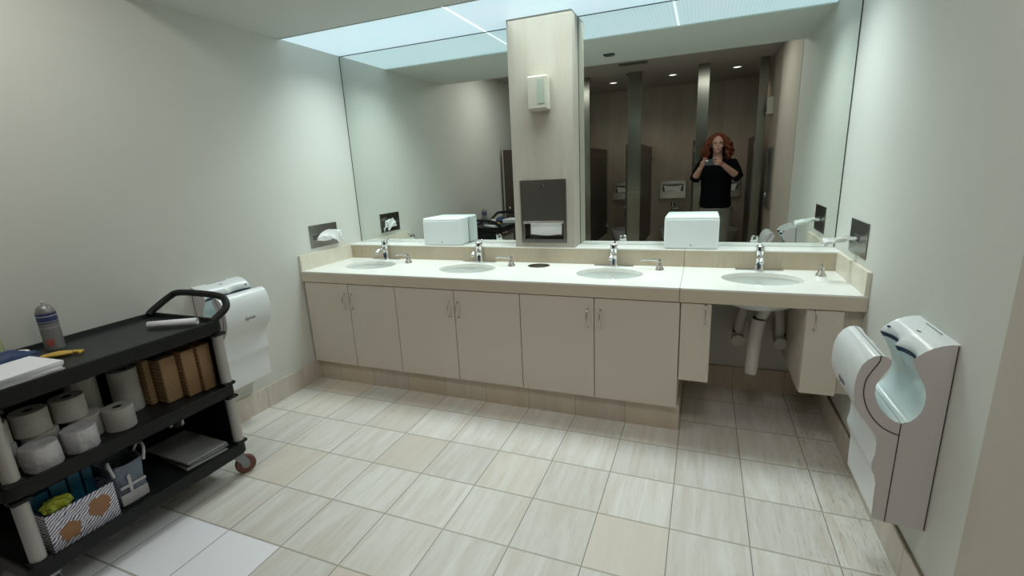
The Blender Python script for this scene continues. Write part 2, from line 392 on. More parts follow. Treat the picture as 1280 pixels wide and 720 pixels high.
def counter(x0, x1, holes, label, cat='counter'):
    t = thing('countertop', label, cat, ((x0+x1)/2, -.4, ZC-.078))
    obj('worktop', slab_with_holes(x0, x1, -.706, .006, ZC-.022, ZC, holes), 'counter', t, smooth=False)
    obj('apron', Bx(x0, x1, -.711, -.680, ZC-.078, ZC-.0005, bev=.003), 'apron', t)
    obj('front_nosing', Bx(x0, x1, -.7115, -.700, ZC-.012, ZC+.0003, bev=.003), 'counter', t)
    obj('backsplash', Bx(x0, x1, -.157, -.150, ZC, .966), 'splash', t, smooth=False)
    obj('ledge', Bx(x0, x1, -.158, .005, .962, .972, bev=.002), 'counter', t)
    return t
holesL = [oval(x, SY, SA, SB) for x in SX[:3]]+[oval(1.692, -.262, .073, .066, 32)]
cl = counter(0.0, 2.624, holesL, 'long cream stone countertop over the closed cabinets, with three oval sinks')
obj('side_splash', Bx(0, .020, -.711, -.158, ZC, .972, bev=.002), 'splash_side', cl)
cr = counter(2.626, W, [oval(SX[3], SY, SA, SB)], 'short cream stone countertop section over the open knee space by the right wall')
obj('side_splash', Bx(W-.020, W, -.711, -.158, ZC, .972, bev=.002), 'splash_side', cr)
# chute ring
bm = bmesh.new(); lathe(bm, [(.073, 0), (.073, -.12), (.070, -.12), (.070, .002), (.078, .002), (.078, 0)], (0, 0, 0), 32, close=True, sy=.905)
bmesh.ops.translate(bm, verts=bm.verts, vec=(1.692, -.262, ZC))
ch = thing('waste_chute', 'round dark waste hole in the countertop between the second and third sinks', 'waste hole', (1.692, -.262, ZC))
obj('rim', bm, 'nickel', ch)
obj('chute_bottom', Bx(1.62, 1.765, -.33, -.195, .735, .742), 'vent', ch)
def make_sink():
    t = thing('undermount_sink', 'x', 'sink', (0, 0, ZC-.02), 'oval basins along the counter')
    bm = bmesh.new()
    pr = [(1.03, 0), (1.0, 0), (.97, -.03), (.90, -.075), (.72, -.115), (.40, -.135), (.12, -.140), (0, -.140), ]
    po = [(0, -.152), (.42, -.146), (.76, -.125), (.96, -.080), (1.03, -.03)]
    lathe(bm, [(r, z) for r, z in pr+po], (0, 0, ZC-.022), 48, sx=SA+.004, sy=SB+.004, close=False)
    obj('basin', bm, 'sink', t)
    bm = bmesh.new(); lathe(bm, [(0, .004), (.018, .004), (.024, 0), (.024, -.004), (0, -.004)], (0, 0, ZC-.022-.139), 20)
    obj('drain', bm, 'chrome', t)
    bm = bmesh.new(); ell(bm, (0, SB*.93, ZC-.022-.045), (.012, .004, .008)); obj('overflow_hole', bm, 'chrome', t)
    return t
s0 = make_sink()
SL = ['white oval sink nearest the left wall, set in the countertop', 'second white oval sink from the left wall, just left of the stone pier', 'white oval sink just right of the stone pier', 'white oval sink nearest the right wall, with open space and pipes beneath']
for i, x in enumerate(SX):
    o = s0 if i == 0 else copy_tree(s0, None)
    o.location = (x, SY, ZC-.02); o['label'] = SL[i]
# faucets
def make_faucet():
    t = thing('faucet', 'x', 'faucet', (0, 0, ZC), 'chrome taps behind the basins')
    obj('deck_plate', Bx(-.128, .128, -.022, .022, ZC, ZC+.008, bev=.003), 'chrome', t)
    bm = bmesh.new()
    tube(bm, smoothpath([(0, .0, ZC+.004), (0, .003, ZC+.04), (0, .002, ZC+.09), (0, -.002, ZC+.122)], 4), [.029, .024, .022, .025], 20)
    obj('tap_body', bm, 'chrome', t)
    bm = bmesh.new(); tube(bm, smoothpath([(0, 0, ZC+.075), (0, -.05, ZC+.088), (0, -.10, ZC+.078), (0, -.118, ZC+.062)], 4), [.019, .015, .013, .012], 16); obj('spout', bm, 'chrome', t)
    bm = bmesh.new(); lathe(bm, [(0, .152), (.014, .151), (.023, .145), (.025, .132), (.025, .121), (0, .121)], (0, -.002, ZC), 20)
    tube(bm, [(0, 0, ZC+.142), (.0, .03, ZC+.150), (0, .055, ZC+.154)], [.007, .006, .005], 10)
    obj('handle', bm, 'chrome', t)
    bm = bmesh.new(); box(bm, -.007, .007, -.027, -.018, ZC+.012, ZC+.052, bev=.003); obj('sensor_window', bm, 'navy', t)
    return t
f0 = make_faucet()
FL = ['chrome faucet behind the sink nearest the left wall', 'chrome faucet behind the second sink from the left wall', 'chrome faucet behind the sink right of the stone pier', 'chrome faucet behind the sink nearest the right wall']
for i, x in enumerate([.383, 1.212, 2.190, 3.043]):
    o = f0 if i == 0 else copy_tree(f0, None)
    o.location = (x, -.190, ZC); o['label'] = FL[i]
def make_soap(spout):
    t = thing('soap_dispenser', 'x', 'soap dispenser', (0, 0, ZC), 'soap pumps on the counter')
    bm = bmesh.new(); lathe(bm, [(0, 0), (.026, 0), (.026, .006), (.018, .022), (.012, .040), (.010, .052), (0, .052)], (0, 0, ZC), 20); obj('pump_base', bm, 'nickel', t)
    bm = bmesh.new(); lathe(bm, [(0, .048), (.011, .048), (.012, .060), (.008, .070), (0, .071)], (0, 0, ZC), 16)
    if spout: tube(bm, smoothpath([(0, 0, ZC+.060), (-.05, .005, ZC+.062), (-.100, .010, ZC+.060), (-.118, .012, ZC+.050)], 4), [.008, .007, .0065, .006], 10)
    else: tube(bm, [(0, 0, ZC+.060), (-.004, -.04, ZC+.062), (-.006, -.075, ZC+.056)], [.006, .005, .004], 10)
    obj('spout', bm, 'nickel', t); return t
sd = make_soap(True)
DL = ['soap pump standing between the first and second sinks from the left', 'soap pump left of the waste hole, beside the second sink', 'soap pump right of the sink beside the stone pier, near the counter joint', 'soap pump nearest the right wall, its spout turned forward']
for i, (x, y) in enumerate([(.665, -.300), (1.505, -.298), (2.486, -.270)]):
    o = sd if i == 0 else copy_tree(sd, None)
    o.location = (x, y, ZC); o['label'] = DL[i]
o = make_soap(False); o.location = (3.338, -.296, ZC); o['label'] = DL[3]

# ------------------------------------------------------------------ cabinets
ZD0, ZD1 = .158, .781
def pull(t, door, x, z0, z1):
    bm = bmesh.new(); zm = (z0+z1)/2; h = (z1-z0)/2
    pts = [(x, -.700, zm+h), (x, -.716, zm+h*.93), (x, -.727, zm+h*.5), (x, -.730, zm), (x, -.727, zm-h*.5), (x, -.716, zm-h*.93), (x, -.700, zm-h)]
    tube(bm, smoothpath(pts, 4), [.0055, .0045, .004, .0042, .004, .0045, .0055], 10)
    for z in (z0, z1): lathe(bm, [(0, -.002), (.008, -.002), (.006, .004), (0, .004)], (x, -.702, z), 12, mtx=Matrix.Rotation(PI/2, 3, 'X'))
    obj('handle', bm, 'nickel', door)
def cabinet(x0, x1, label, doors, z0=ZD0, y1=-.02, name='vanity_cabinet', leftpanel=False):
    t = thing(name, label, 'cabinet', ((x0+x1)/2, (-.685+y1)/2, z0), 'vanity cabinets under the counter')
    bm = bmesh.new()
    box(bm, x0, x0+.016, -.680, y1, z0, ZD1); box(bm, x1-.016, x1, -.680, y1, z0, ZD1); box(bm, x0+.016, x1-.016, -.680, y1, z0, z0+.016); box(bm, x0+.016, x1-.016, y1-.006, y1, z0+.016, ZD1); box(bm, x0+.016, x1-.016, -.680, -.664, z0+.016, ZD1)
    obj('body', bm, 'cab', t, smooth=False)
    obj('face_recess', Bx(x0+.003, x1-.003, -.6835, -.680, z0+.003, ZD1), 'cab_dark', t, smooth=False)
    for a, b, hx, hz0, hz1 in doors:
        d = obj('door', Bx(a+.0022, b-.0022, -.702, -.684, z0+.002, ZD1-.004, bev=.0015), 'cab', t)
        pull(t, d, hx, hz0, hz1)
    return t
cabinet(.012, .805, 'two-door cream cabinet at the left wall, under the first sink', [(.012, .409, .372, .600, .708), (.409, .805, .436, .600, .708)])
cabinet(.805, 1.711, 'two-door cream cabinet under the second sink, middle of the row', [(.805, 1.257, 1.222, .598, .700), (1.257, 1.711, 1.283, .598, .700)])
cabinet(1.711, 2.631, 'two-door cream cabinet under the sink right of the stone pier, beside the open space', [(1.711, 2.167, 2.128, .600, .708), (2.167, 2.631, 2.203, .600, .708)])
cabinet(2.633, 2.787, 'narrow raised cream cabinet left of the open knee space', [(2.633, 2.787, 2.757, .668, .770)], z0=.332, name='narrow_cabinet')
cabinet(3.212, 3.371, 'narrow raised cream cabinet right of the sink pipes, near the right wall', [(3.212, 3.371, 3.250, .676, .776)], z0=.335, name='narrow_cabinet')
tag(obj('filler_panel', Bx(3.373, W-.001, -.66, -.64, .335, ZD1), 'base_y', smooth=False), 'narrow tan filler strip between the right cabinet and the wall', 'filler panel')

# ------------------------------------------------------------------ pipes under the open sink
t = thing('drain_pipe', 'white covered drain pipe hanging below the open sink', 'pipe', (3.03, SY, .30))
bm = bmesh.new(); tube(bm, [(3.075, SY, .700), (3.062, SY, .665), (3.045, SY, .630)], [.030, .030, .027], 18); obj('tailpiece', bm, 'pvc', t)
bm = bmesh.new(); tube(bm, [(3.040, SY, .628), (3.026, SY, .500), (3.020, SY, .300)], [.036, .036, .033], 22); obj('pipe_cover', bm, 'pvc', t)
bm = bmesh.new(); tube(bm, [(3.041, SY, .636), (3.040, SY, .624)], [.034, .034], 18); obj('collar', bm, 'seam', t)
bm = bmesh.new(); tube(bm, smoothpath([(3.020, SY+.01, .33), (3.02, SY+.10, .315), (3.03, SY+.16, .36), (3.05, -.10, .44), (3.06, -.012, .45)], 4), .028, 14); obj('waste_arm', bm, 'pvc', t)
for x, lab in ((2.955, 'white covered supply pipe left of the drain pipe under the sink'), (3.185, 'white covered supply pipe right of the drain pipe under the sink')):
    t = thing('supply_pipe', lab, 'pipe', (x, -.20, .43))
    sgn = 1 if x < 3.05 else -1
    bm = bmesh.new(); tube(bm, [(x+.035*sgn, -.25, .70), (x+.01*sgn, -.22, .56), (x, -.20, .46)], [.026, .027, .028], 16); obj('pipe_cover', bm, 'pvc', t)
    bm = bmesh.new(); tube(bm, smoothpath([(x, -.255, .43), (x, -.20, .435), (x, -.10, .44), (x, -.012, .44)], 3), [.036, .036, .026, .024], 16)
    obj('valve_cover', bm, 'pvc', t)
    bm = bmesh.new(); tube(bm, [(x, -.20, .485), (x, -.20, .470)], .030, 14); obj('collar', bm, 'seam', t)

# ------------------------------------------------------------------ white boxes on the ledge
def ledge_box(x0, x1, label):
    t = thing('towel_box', label, 'paper towel box', ((x0+x1)/2, -.08, .972), 'white boxes on the mirror ledge')
    bm = Bx(x0, x1, -.150, -.004, .972, 1.166, bev=.016, seg=4); obj('body', bm, 'box_white', t)
    bm = Bx(x0+.002, x1-.002, -.148, -.004, 1.150, 1.178, bev=.013, seg=4); obj('lid', bm, 'box_lid', t)
    xm = (x0+x1)/2; bm = Bx(xm-.003, xm+.003, -.1515, -.149, .992, 1.004); obj('small_mark', bm, 'grey_print', t)
    return t
ledge_box(.720, 1.045, 'white rounded box on the mirror ledge between the first two sinks')
ledge_box(2.497, 2.817, 'white rounded box on the mirror ledge between the last two sinks')

# ------------------------------------------------------------------ recessed paper towel dispenser in the column
t = thing('paper_towel_dispenser', 'recessed steel paper towel dispenser set in the stone pier', 'towel dispenser', (1.70, -.157, 1.005))
x0, x1, z0, z1 = 1.541, 1.866, 1.005, 1.432
bm = bmesh.new(); fw = .016
box(bm, x0, x0+fw, -.166, -.150, z0, z1); box(bm, x1-fw, x1, -.166, -.150, z0, z1); box(bm, x0+fw, x1-fw, -.166, -.150, z1-fw, z1); box(bm, x0+fw, x1-fw, -.166, -.150, z0, z0+.020)
obj('frame', bm, 'steel', t, smooth=False)
dp = obj('door_panel', Bx(x0+fw+.001, x1-fw-.001, -.164, -.158, 1.152, z1-fw-.001, bev=.001), 'steel', t)
bm = bmesh.new(); lathe(bm, [(0, 0), (.011, 0), (.010, .006), (0, .007)], (1.703, -.164, 1.388), 16, mtx=Matrix.Rotation(PI/2, 3, 'X')); obj('lock', bm, 'chrome', dp)
bm = bmesh.new(); box(bm, 1.561, 1.845, -.064, -.061, 1.027, 1.149); box(bm, 1.561, 1.563, -.157, -.064, 1.027, 1.149); box(bm, 1.843, 1.845, -.157, -.064, 1.027, 1.149); box(bm, 1.563, 1.843, -.157, -.064, 1.0265, 1.029); obj('cavity', bm, 'steel', t, smooth=False)
bm = bmesh.new(); box(bm, x0+fw, x1-fw, -.172, -.158, 1.138, 1.153, bev=.004); obj('lip', bm, 'nickel', t)
bm = bmesh.new()
for k in range(5):
    y = -.112-.004*k
    vs = []
    for i in range(13):
        u = i/12; x = x0+.055+u*.225
        zt = 1.148-.002*k; zb = 1.075-.005*k+.018*math.sin(PI*u)*(-1 if k % 2 else 1)*.6
        vs.append((bm.verts.new((x, y, zt)), bm.verts.new((x, y-.004*math.sin(PI*u), zb))))
    for i in range(12): bm.faces.new((vs[i][0], vs[i+1][0], vs[i+1][1], vs[i][1]))
o = obj('paper_towels', bm, 'tissue', t)

# ------------------------------------------------------------------ air freshener on the column
t = thing('air_freshener', 'small cream wall box high on the stone pier', 'air freshener', (1.705, -.157, 1.86))
obj('housing', Bx(1.640, 1.775, -.225, -.157, 1.870, 2.075, bev=.008), 'cream_plastic', t)
obj('cover', Bx(1.646, 1.770, -.236, -.224, 1.876, 2.068, bev=.005), 'cream_plastic', t)
obj('window', Bx(1.712, 1.758, -.2385, -.235, 1.905, 2.050, bev=.001), 'pane', t)

# ------------------------------------------------------------------ tissue dispensers in side walls
def tissue_dispenser(side, label, ya, yb, za, zb, pts, wid):
    s = 1 if side == 'L' else -1; xw = 0 if side == 'L' else W
    X = lambda d: xw+s*d
    t = thing('tissue_dispenser', label, 'tissue dispenser', (xw, (ya+yb)/2, za))
    a, b = sorted((X(0), X(.006)))
    obj('plate', Bx(a, b, ya, yb, za, zb, bev=.002), 'steel', t)
    a, b = sorted((X(.0055), X(.0068))); yc, zc = pts[0][1], pts[0][2]
    bm = Bx(a, b, yc-.045, yc+.045, zc-.018, zc+.018); obj('slot', bm, 'vent', t)
    bm = bmesh.new(); P = smoothpath([(X(p[0]), p[1], p[2]) for p in pts], 5); n = len(P); rows = []
    for i, p in enumerate(P):
        u = i/(n-1); w = wid*(.35+.9*u); row = []
        for k in range(9):
            q = k/8-.5
            row.append(bm.verts.new((p.x+s*.006*math.sin(k*2.1+i*.6), p.y+(q*w if abs((P[-1]-P[0]).y) < .08 else q*w*.25), p.z+.010*math.cos(k*2.4+i*.5)*(.5+u)-abs(q)*w*.7)))
        rows.append(row)
    for i in range(n-1):
        for k in range(8): bm.faces.new((rows[i][k], rows[i][k+1], rows[i+1][k+1], rows[i+1][k]))
    o = obj('tissue', bm, 'tissue', t); m = o.modifiers.new('s', 'SOLIDIFY'); m.thickness = .004
tissue_dispenser('L', 'steel tissue plate with a white tissue, on the left wall over the counter', -.572, -.280, 1.002, 1.172,
                 [(.006, -.50, 1.080), (.030, -.455, 1.108), (.045, -.38, 1.130), (.050, -.30, 1.118)], .24)
tissue_dispenser('R', 'steel tissue plate with a tissue sticking out, on the right wall over the counter', -.592, -.300, 1.008, 1.178,
                 [(.006, -.43, 1.090), (.050, -.430, 1.095), (.100, -.425, 1.085), (.150, -.42, 1.078)], .05)

# ------------------------------------------------------------------ hand dryers
# side profile, (distance from wall, height), starting at top of the rear body and running round
PROF = [(0, .934), (.02, .933), (.042, .927), (.062, .918), (.080, .905), (.096, .890), (.1075, .875), (.1085, .868), (.105, .861), (.099, .851), (.080, .815), (.070, .795), (.063, .775), (.060, .755), (.060, .730),
        (.065, .705), (.075, .683), (.090, .666), (.110, .657), (.128, .661), (.146, .672), (.165, .693), (.180, .715), (.190, .745), (.192, .775), (.186, .797), (.176, .817), (.165, .838), (.159, .855), (.160, .868), (.170, .877),
        (.188, .882), (.206, .877), (.222, .864), (.236, .842), (.245, .812), (.248, .775), (.247, .735), (.241, .706), (.228, .678), (.208, .650), (.188, .624), (.174, .603), (.167, .578), (.166, .535), (.172, .500), (.170, .478), (.158, .452), (.153, .425), (.152, .360), (.150, .305), (.143, .291), (.112, .284), (0, .278)]
def scallop(u):
    # two hand bays along the slot: 0 at the ridges, 1 in the bays
    a = abs(math.sin(2*PI*u)); return a**.6
def make_dryer(side, ya, yb, label):
    s = 1 if side == 'L' else -1; xw = 0 if side == 'L' else W; X = lambda d: xw+s*d
    t = thing('hand_dryer', label, 'hand dryer', (xw, (ya+yb)/2, .278), 'white hand dryers')
    def section(y, inset=0.):
        u = (y-ya)/(yb-ya); sc = scallop(u); out = []
        for i, (d, z) in enumerate(PROF):
            dd, zz = d, z
            if 4 <= i <= 10: k = [0, .35, .8, 1, 1, .8, .4][i-4]; dd -= .030*(sc-.0)*k
            if 26 <= i <= 31: k = [.3, .7, 1, 1, .7, .3][i-26]; dd += .006*sc*k
            out.append((dd, zz))
        return out
    ys = [ya+(yb-ya)*k/40 for k in range(41)]
    bm = bmesh.new(); rings = []
    for y in ys: rings.append([bm.verts.new((X(d), y, z)) for d, z in section(y)])
    n = len(PROF)
    for j in range(len(ys)-1):
        for i in range(n-1):
            f = bm.faces.new((rings[j][i], rings[j][i+1], rings[j+1][i+1], rings[j+1][i]))
            f.material_index = 2 if i in (7, 8) else 1 if (9 <= i <= 27) else 0
        bm.faces.new((rings[j][n-1], rings[j][0], rings[j+1][0], rings[j+1][n-1]))
    from mathutils.geometry import tessellate_polygon
    for rr in (rings[0], rings[-1]):
        for tri in tessellate_polygon([[Vector((v.co.x, v.co.z, 0)) for v in rr]]):
            f = bm.faces.new([rr[q] for q in tri]); f.material_index = 3
    obj('body', bm, ['white_plastic', 'dryer_in', 'navy', 'dryer_shade'], t, ang=40)
    # seams on the sides and across the front top
    arc = [(.190, .881), (.190, .866), (.196, .850), (.208, .826), (.219, .797), (.222, .765), (.219, .735), (.208, .700), (.190, .668), (.165, .640), (.140, .624), (.111, .614)]
    for y in (ya, yb):
        yo = -.0004 if y == ya else .0004
        bm = bmesh.new()
        tube(bm, smoothpath([(X(d), y+yo, z) for d, z in arc], 3), .0016, 6)
        tube(bm, [(X(.111), y+yo, .656), (X(.112), y+yo, .286)], .0015, 6)
        tube(bm, [(X(.004), y+yo, .930), (X(.004), y+yo, .280)], .0016, 6)
        obj('seam', bm, 'seam', t)
    for d_, z_, r_ in ((.189, .8825, .0012), (.112, .6575, .0010), (.169, .478, .0010)):
        bm = bmesh.new(); tube(bm, [(X(d_), ya+.002, z_), (X(d_), yb-.002, z_)], r_, 6); obj('panel_joint', bm, 'grey_print', t)
    # logo on the front curve
    yc = (ya+yb)/2
    rot = Matrix(((0, 0, s, 0), (s, 0, 0, 0), (0, 1, 0, 0), (0, 0, 0, 1)))
    text_mesh('logo', 'dyson', .030, 'grey_print', t, Matrix.Translation((X(.2455), yc, .727)) @ Matrix.Rotation(math.radians(0), 4, 'Y') @ rot, .0018)
    # small mark on rear top
    bm = bmesh.new(); tube(bm, [(X(.050), yc-.012, .9245), (X(.053), yc+.006, .9235)], .0022, 6); obj('small_mark', bm, 'grey_print', t)
    bm = bmesh.new(); ell(bm, (X(.092), yb-.022, .894), (.006, .006, .004)); obj('status_light', bm, 'navy', t)
    bm = bmesh.new(); tube(bm, [(X(.012), yc-.06, .9345), (X(.012), yc+.06, .9345)], .0016, 6); obj('top_seam', bm, 'grey_print', t)
    return t
make_dryer('R', -1.555, -1.253, 'white hand dryer on the right wall, seen side on in the foreground')
make_dryer('L', -1.516, -1.213, 'white hand dryer on the left wall, behind the black trolley')

# ------------------------------------------------------------------ trolley
CX0, CX1, CY0, CY1 = .030, .556, -2.640, -1.752
t = thing('utility_trolley', 'black three-shelf service trolley full of supplies against the left wall', 'trolley', ((CX0+CX1)/2, (CY0+CY1)/2, 0))
def tray(z0, z1, floorz, nm):
    bm = bmesh.new()
    pts = []
    def rr(x0, x1, y0, y1, r, z):
        out = []
        for cx, cy, a0 in ((x1-r, y1-r, 0), (x0+r, y1-r, 90), (x0+r, y0+r, 180), (x1-r, y0+r, 270)):
            for k in range(6):
                a = math.radians(a0+k*18); out.append(bm.verts.new((cx+r*math.cos(a), cy+r*math.sin(a), z)))
        return out
    L = [rr(CX0+.012, CX1-.012, CY0+.012, CY1-.012, .03, z0), rr(CX0, CX1, CY0, CY1, .035, z0+.012), rr(CX0, CX1, CY0, CY1, .035, z1-.006), rr(CX0+.004, CX1-.004, CY0+.004, CY1-.004, .033, z1),
         rr(CX0+.016, CX1-.016, CY0+.016, CY1-.016, .025, z1), rr(CX0+.022, CX1-.022, CY0+.022, CY1-.022, .022, floorz)]
    for a, b in zip(L, L[1:]):
        n = len(a)
        for i in range(n): bm.faces.new((a[i], a[(i+1) % n], b[(i+1) % n], b[i]))
    bm.faces.new(L[0][::-1]); f = bm.faces.new(L[-1]); f.material_index = 1
    return obj(nm, bm, ['black_plastic', 'black_top'], t)
tray(.800, .865, .846, 'shelf'); tray(.462, .524, .500, 'shelf'); tray(.132, .200, .180, 'shelf')
for (x, y) in ((CX1-.027, CY1-.027), (CX1-.027, CY0+.040), (CX0+.034, CY1-.030), (CX0+.034, CY0+.040)):
    for za, zb in ((.199, .463), (.523, .801)):
        bm = bmesh.new(); lathe(bm, [(.032, za), (.032, zb)], (x, y, 0), 20, close=False)
        bm2 = bmesh.new(); tube(bm2, [(x, y, za), (x, y, zb)], .024, 20); bm.free()
        obj('post', bm2, 'alu', t)
    for za, zb in ((.195, .212), (.450, .464), (.522, .538), (.786, .802)): obj('post_bracket', Bx(x-.029, x+.029, y-.029, y+.029, za, zb, bev=.005), 'black_plastic', t)
obj('back_panel', Bx(CX0+.004, CX0+.010, CY0+.07, CY1-.06, .199, .801), 'black_plastic', t, smooth=False)
obj('end_panel', Bx(CX0+.066, CX1-.066, CY1-.016, CY1-.010, .199, .801), 'black_plastic', t, smooth=False)
for yb, sg in ((CY1, 1), (CY0, -1)):
    bm = bmesh.new()
    y0 = yb-sg*.04; y1 = yb+sg*.085
    P = [(CX0+.030, y0, .862), (CX0+.034, y0+sg*.03, .885), (CX0+.060, y1-sg*.02, .935), (CX0+.105, y1, .953), (CX0+.25, y1+sg*.004, .956), (CX1-.13, y1, .953), (CX1-.060, y1-sg*.012, .940), (CX1-.020, y1-sg*.045, .905), (CX1-.018, y0+sg*.015, .868), (CX1-.022, y0, .845)]
    tube(bm, smoothpath(P, 6), .0170, 14)
    obj('handle', bm, 'black_plastic', t)
def caster(x, y, ang):
    RZ = Matrix.Rotation(ang, 3, 'Z')
    def fin(bm): bmesh.ops.rotate(bm, verts=bm.verts, cent=(0, 0, 0), matrix=RZ); bmesh.ops.translate(bm, verts=bm.verts, vec=(x, y, 0)); return bm
    c = bmesh.new(); ox = .030
    for sgn in (-1, 1):
        pl = [(-.026, .116), (.026, .116), (ox+.020, .070), (ox+.012, .042), (ox-.010, .042), (ox-.024, .070)]
        va = [c.verts.new((x_, sgn*.0215-.0015, z_)) for x_, z_ in pl]; vb = [c.verts.new((x_, sgn*.0215+.0015, z_)) for x_, z_ in pl]
        for q in range(6): c.faces.new((va[q], va[(q+1) % 6], vb[(q+1) % 6], vb[q]))
        c.faces.new(va[::-1]); c.faces.new(vb)
    box(c, -.030, .030, -.030, .030, .113, .133, bev=.004); tube(c, [(ox, -.026, .052), (ox, .026, .052)], .008, 10)
    f = obj('caster_fork', fin(c), 'zinc', t)
    bm = bmesh.new(); lathe(bm, [(.008, -.014), (.044, -.014), (.050, -.009), (.050, .009), (.044, .014), (.008, .014)], (ox, 0, .0505), 28, close=True, mtx=Matrix.Rotation(PI/2, 3, 'X'))
    w = obj('wheel', fin(bm), 'rubber_red', f)
    bm = bmesh.new(); lathe(bm, [(0, -.0155), (.020, -.0155), (.020, .0155), (0, .0155)], (ox, 0, .0505), 20, mtx=Matrix.Rotation(PI/2, 3, 'X')); obj('hub', fin(bm), 'can', w)
for x, y, an in ((CX1-.062, CY1-.028, 60), (CX1-.045, CY0+.05, 20), (CX0+.05, CY1-.045, 70), (CX0+.05, CY0+.05, -30)): caster(x, y, math.radians(an))

# --- things on the top tray
ZT = .8465
t = thing('spray_can', 'tall silver and blue spray can standing on the trolley top', 'spray can', (.135, -2.222, ZT))
bm = bmesh.new(); lathe(bm, [(0, 0), (.033, 0), (.0345, .004), (.0335, .010), (.0335, .165), (.031, .172), (0, .172)], (.135, -2.222, ZT), 28); obj('can_body', bm, 'can', t)
bm = bmesh.new(); lathe(bm, [(.0339, .128), (.0339, .163)], (.135, -2.222, ZT), 28); obj('blue_band', bm, 'can_blue', t)
bm = bmesh.new(); lathe(bm, [(.0339, .118), (.0339, .122)], (.135, -2.222, ZT), 28); obj('blue_line', bm, 'can_blue', t)
bm = bmesh.new(); lathe(bm, [(.0341, .148), (.0341, .152)], (.135, -2.222, ZT), 28); obj('white_line', bm, 'can_white', t)
bm = bmesh.new(); lathe(bm, [(.0341, .098), (.0341, .101)], (.135, -2.222, ZT), 28); obj('white_band', bm, 'can_white', t)
bm = bmesh.new()
vv = [[bm.verts.new((.135+.0341*math.cos(a), -2.222+.0341*math.sin(a), ZT+z)) for a in [math.radians(-62+k*6) for k in range(8)]] for z in (.022, .05)]
for k in range(7): bm.faces.new((vv[0][k], vv[0][k+1], vv[1][k+1], vv[1][k]))
obj('red_label', bm, 'can_red', t)
bm = bmesh.new(); lathe(bm, [(0, .171), (.030, .171), (.028, .182), (.020, .192), (.010, .196), (0, .196)], (.135, -2.222, ZT), 24); obj('dome', bm, 'can', t)
bm = bmesh.new(); lathe(bm, [(0, .195), (.008, .195), (.008, .210), (.004, .213), (0, .213)], (.135, -2.222, ZT), 14); obj('nozzle', bm, 'can_white', t)
# rolled paper
bm = bmesh.new()
a, b = Vector((.275, -1.925, ZT+.019)), Vector((.465, -1.815, ZT+.019)); dirv = (b-a).normalized(); sidev = Vector((-dirv.y, dirv.x, 0)); n = 60; rings = []
for j in range(2):
    rings.append([bm.verts.new((a if j == 0 else b)+(sidev*math.cos(q)+Vector((0, 0, 1))*math.sin(q))*(.018-.010*k/n)) for k in range(n) for q in [k/n*2*PI*3.2]])
for k in range(n-1): bm.faces.new((rings[0][k], rings[0][k+1], rings[1][k+1], rings[1][k]))
o = tag(obj('rolled_paper', bm, 'paper', origin=(.37, -1.87, ZT)), 'white roll of paper lying near the handle on the trolley top', 'rolled paper')
m = o.modifiers.new('s', 'SOLIDIFY'); m.thickness = .0008
# stack of white papers
t = thing('paper_stack', 'thick stack of white paper at the front edge of the trolley top', 'paper stack', (.42, -2.50, ZT))
for k in range(6):
    r = Matrix.Rotation(math.radians(random.uniform(-4, 4)), 3, 'Z')
    bm = Bx(.318+random.uniform(-.004, .004), .515+random.uniform(-.004, .003), -2.62, -2.365+random.uniform(-.008, .008), ZT+.0005+k*.0072, ZT+.0005+k*.0072+.0068, rot=r)
    obj('sheet_bundle', bm, 'paper', t, smooth=False)
# navy folder leaning behind it
def crumple(c, r, seed, amp=.25, seg=28):
    bm = bmesh.new(); o = bmesh.ops.create_icosphere(bm, subdivisions=4, radius=1.)
    from mathutils import noise
    for v in o['verts']:
        p = v.co.copy(); d = 1+amp*noise.noise(p*2.2+Vector((seed, 0, 0)))+amp*.5*noise.noise(p*5+Vector((0, seed, 0)))
        v.co = Vector((p.x*r[0]*d, p.y*r[1]*d, max(-r[2]*.8, p.z*r[2]*d)))+Vector(c)
    return bm
tag(obj('cloth', crumple((.262, -2.46, ZT+.032), (.050, .125, .040), 5, .2), 'navy_cloth', origin=(.262, -2.46, ZT)), 'dark blue cloth lying behind the white paper stack on the trolley', 'cloth')
tag(obj('plastic_bag', crumple((.165, -2.40, ZT+.021), (.042, .085, .026), 3), 'tissue', origin=(.125, -2.385, ZT)), 'crumpled white bag behind the blue cloth on the trolley top', 'plastic bag')
t = thing('cleaning_glove', 'yellow rubber glove lying beside the spray can on the trolley', 'glove', (.27, -2.28, ZT))
bm = bmesh.new(); tube(bm, smoothpath([(.25, -2.325, ZT+.010), (.285, -2.28, ZT+.012), (.315, -2.245, ZT+.010)], 3), [.012, .020, .013], 12, sx=.6)
for k in range(4): tube(bm, smoothpath([(.305+k*.006-.01, -2.255+k*.004, ZT+.009), (.325+k*.008-.01, -2.235, ZT+.011), (.345+k*.006-.014, -2.215-k*.008, ZT+.007)], 3), [.007, .006, .005], 8)
obj('palm', bm, 'yellow', t)
# pale green bottle
t = thing('squeeze_bottle', 'pale yellow green bottle at the left edge of the photo on the trolley', 'bottle', (.075, -2.43, ZT))
bm = bmesh.new(); lathe(bm, [(0, 0), (.030, 0), (.032, .006), (.032, .085), (.026, .105), (.013, .118), (.013, .13), (0, .13)], (.062, -2.385, ZT), 24); obj('bottle_body', bm, 'yg', t)
bm = bmesh.new(); lathe(bm, [(0, .129), (.015, .129), (.014, .150), (.006, .165), (0, .165)], (.062, -2.385, ZT), 16); obj('cap', bm, 'yg', t)

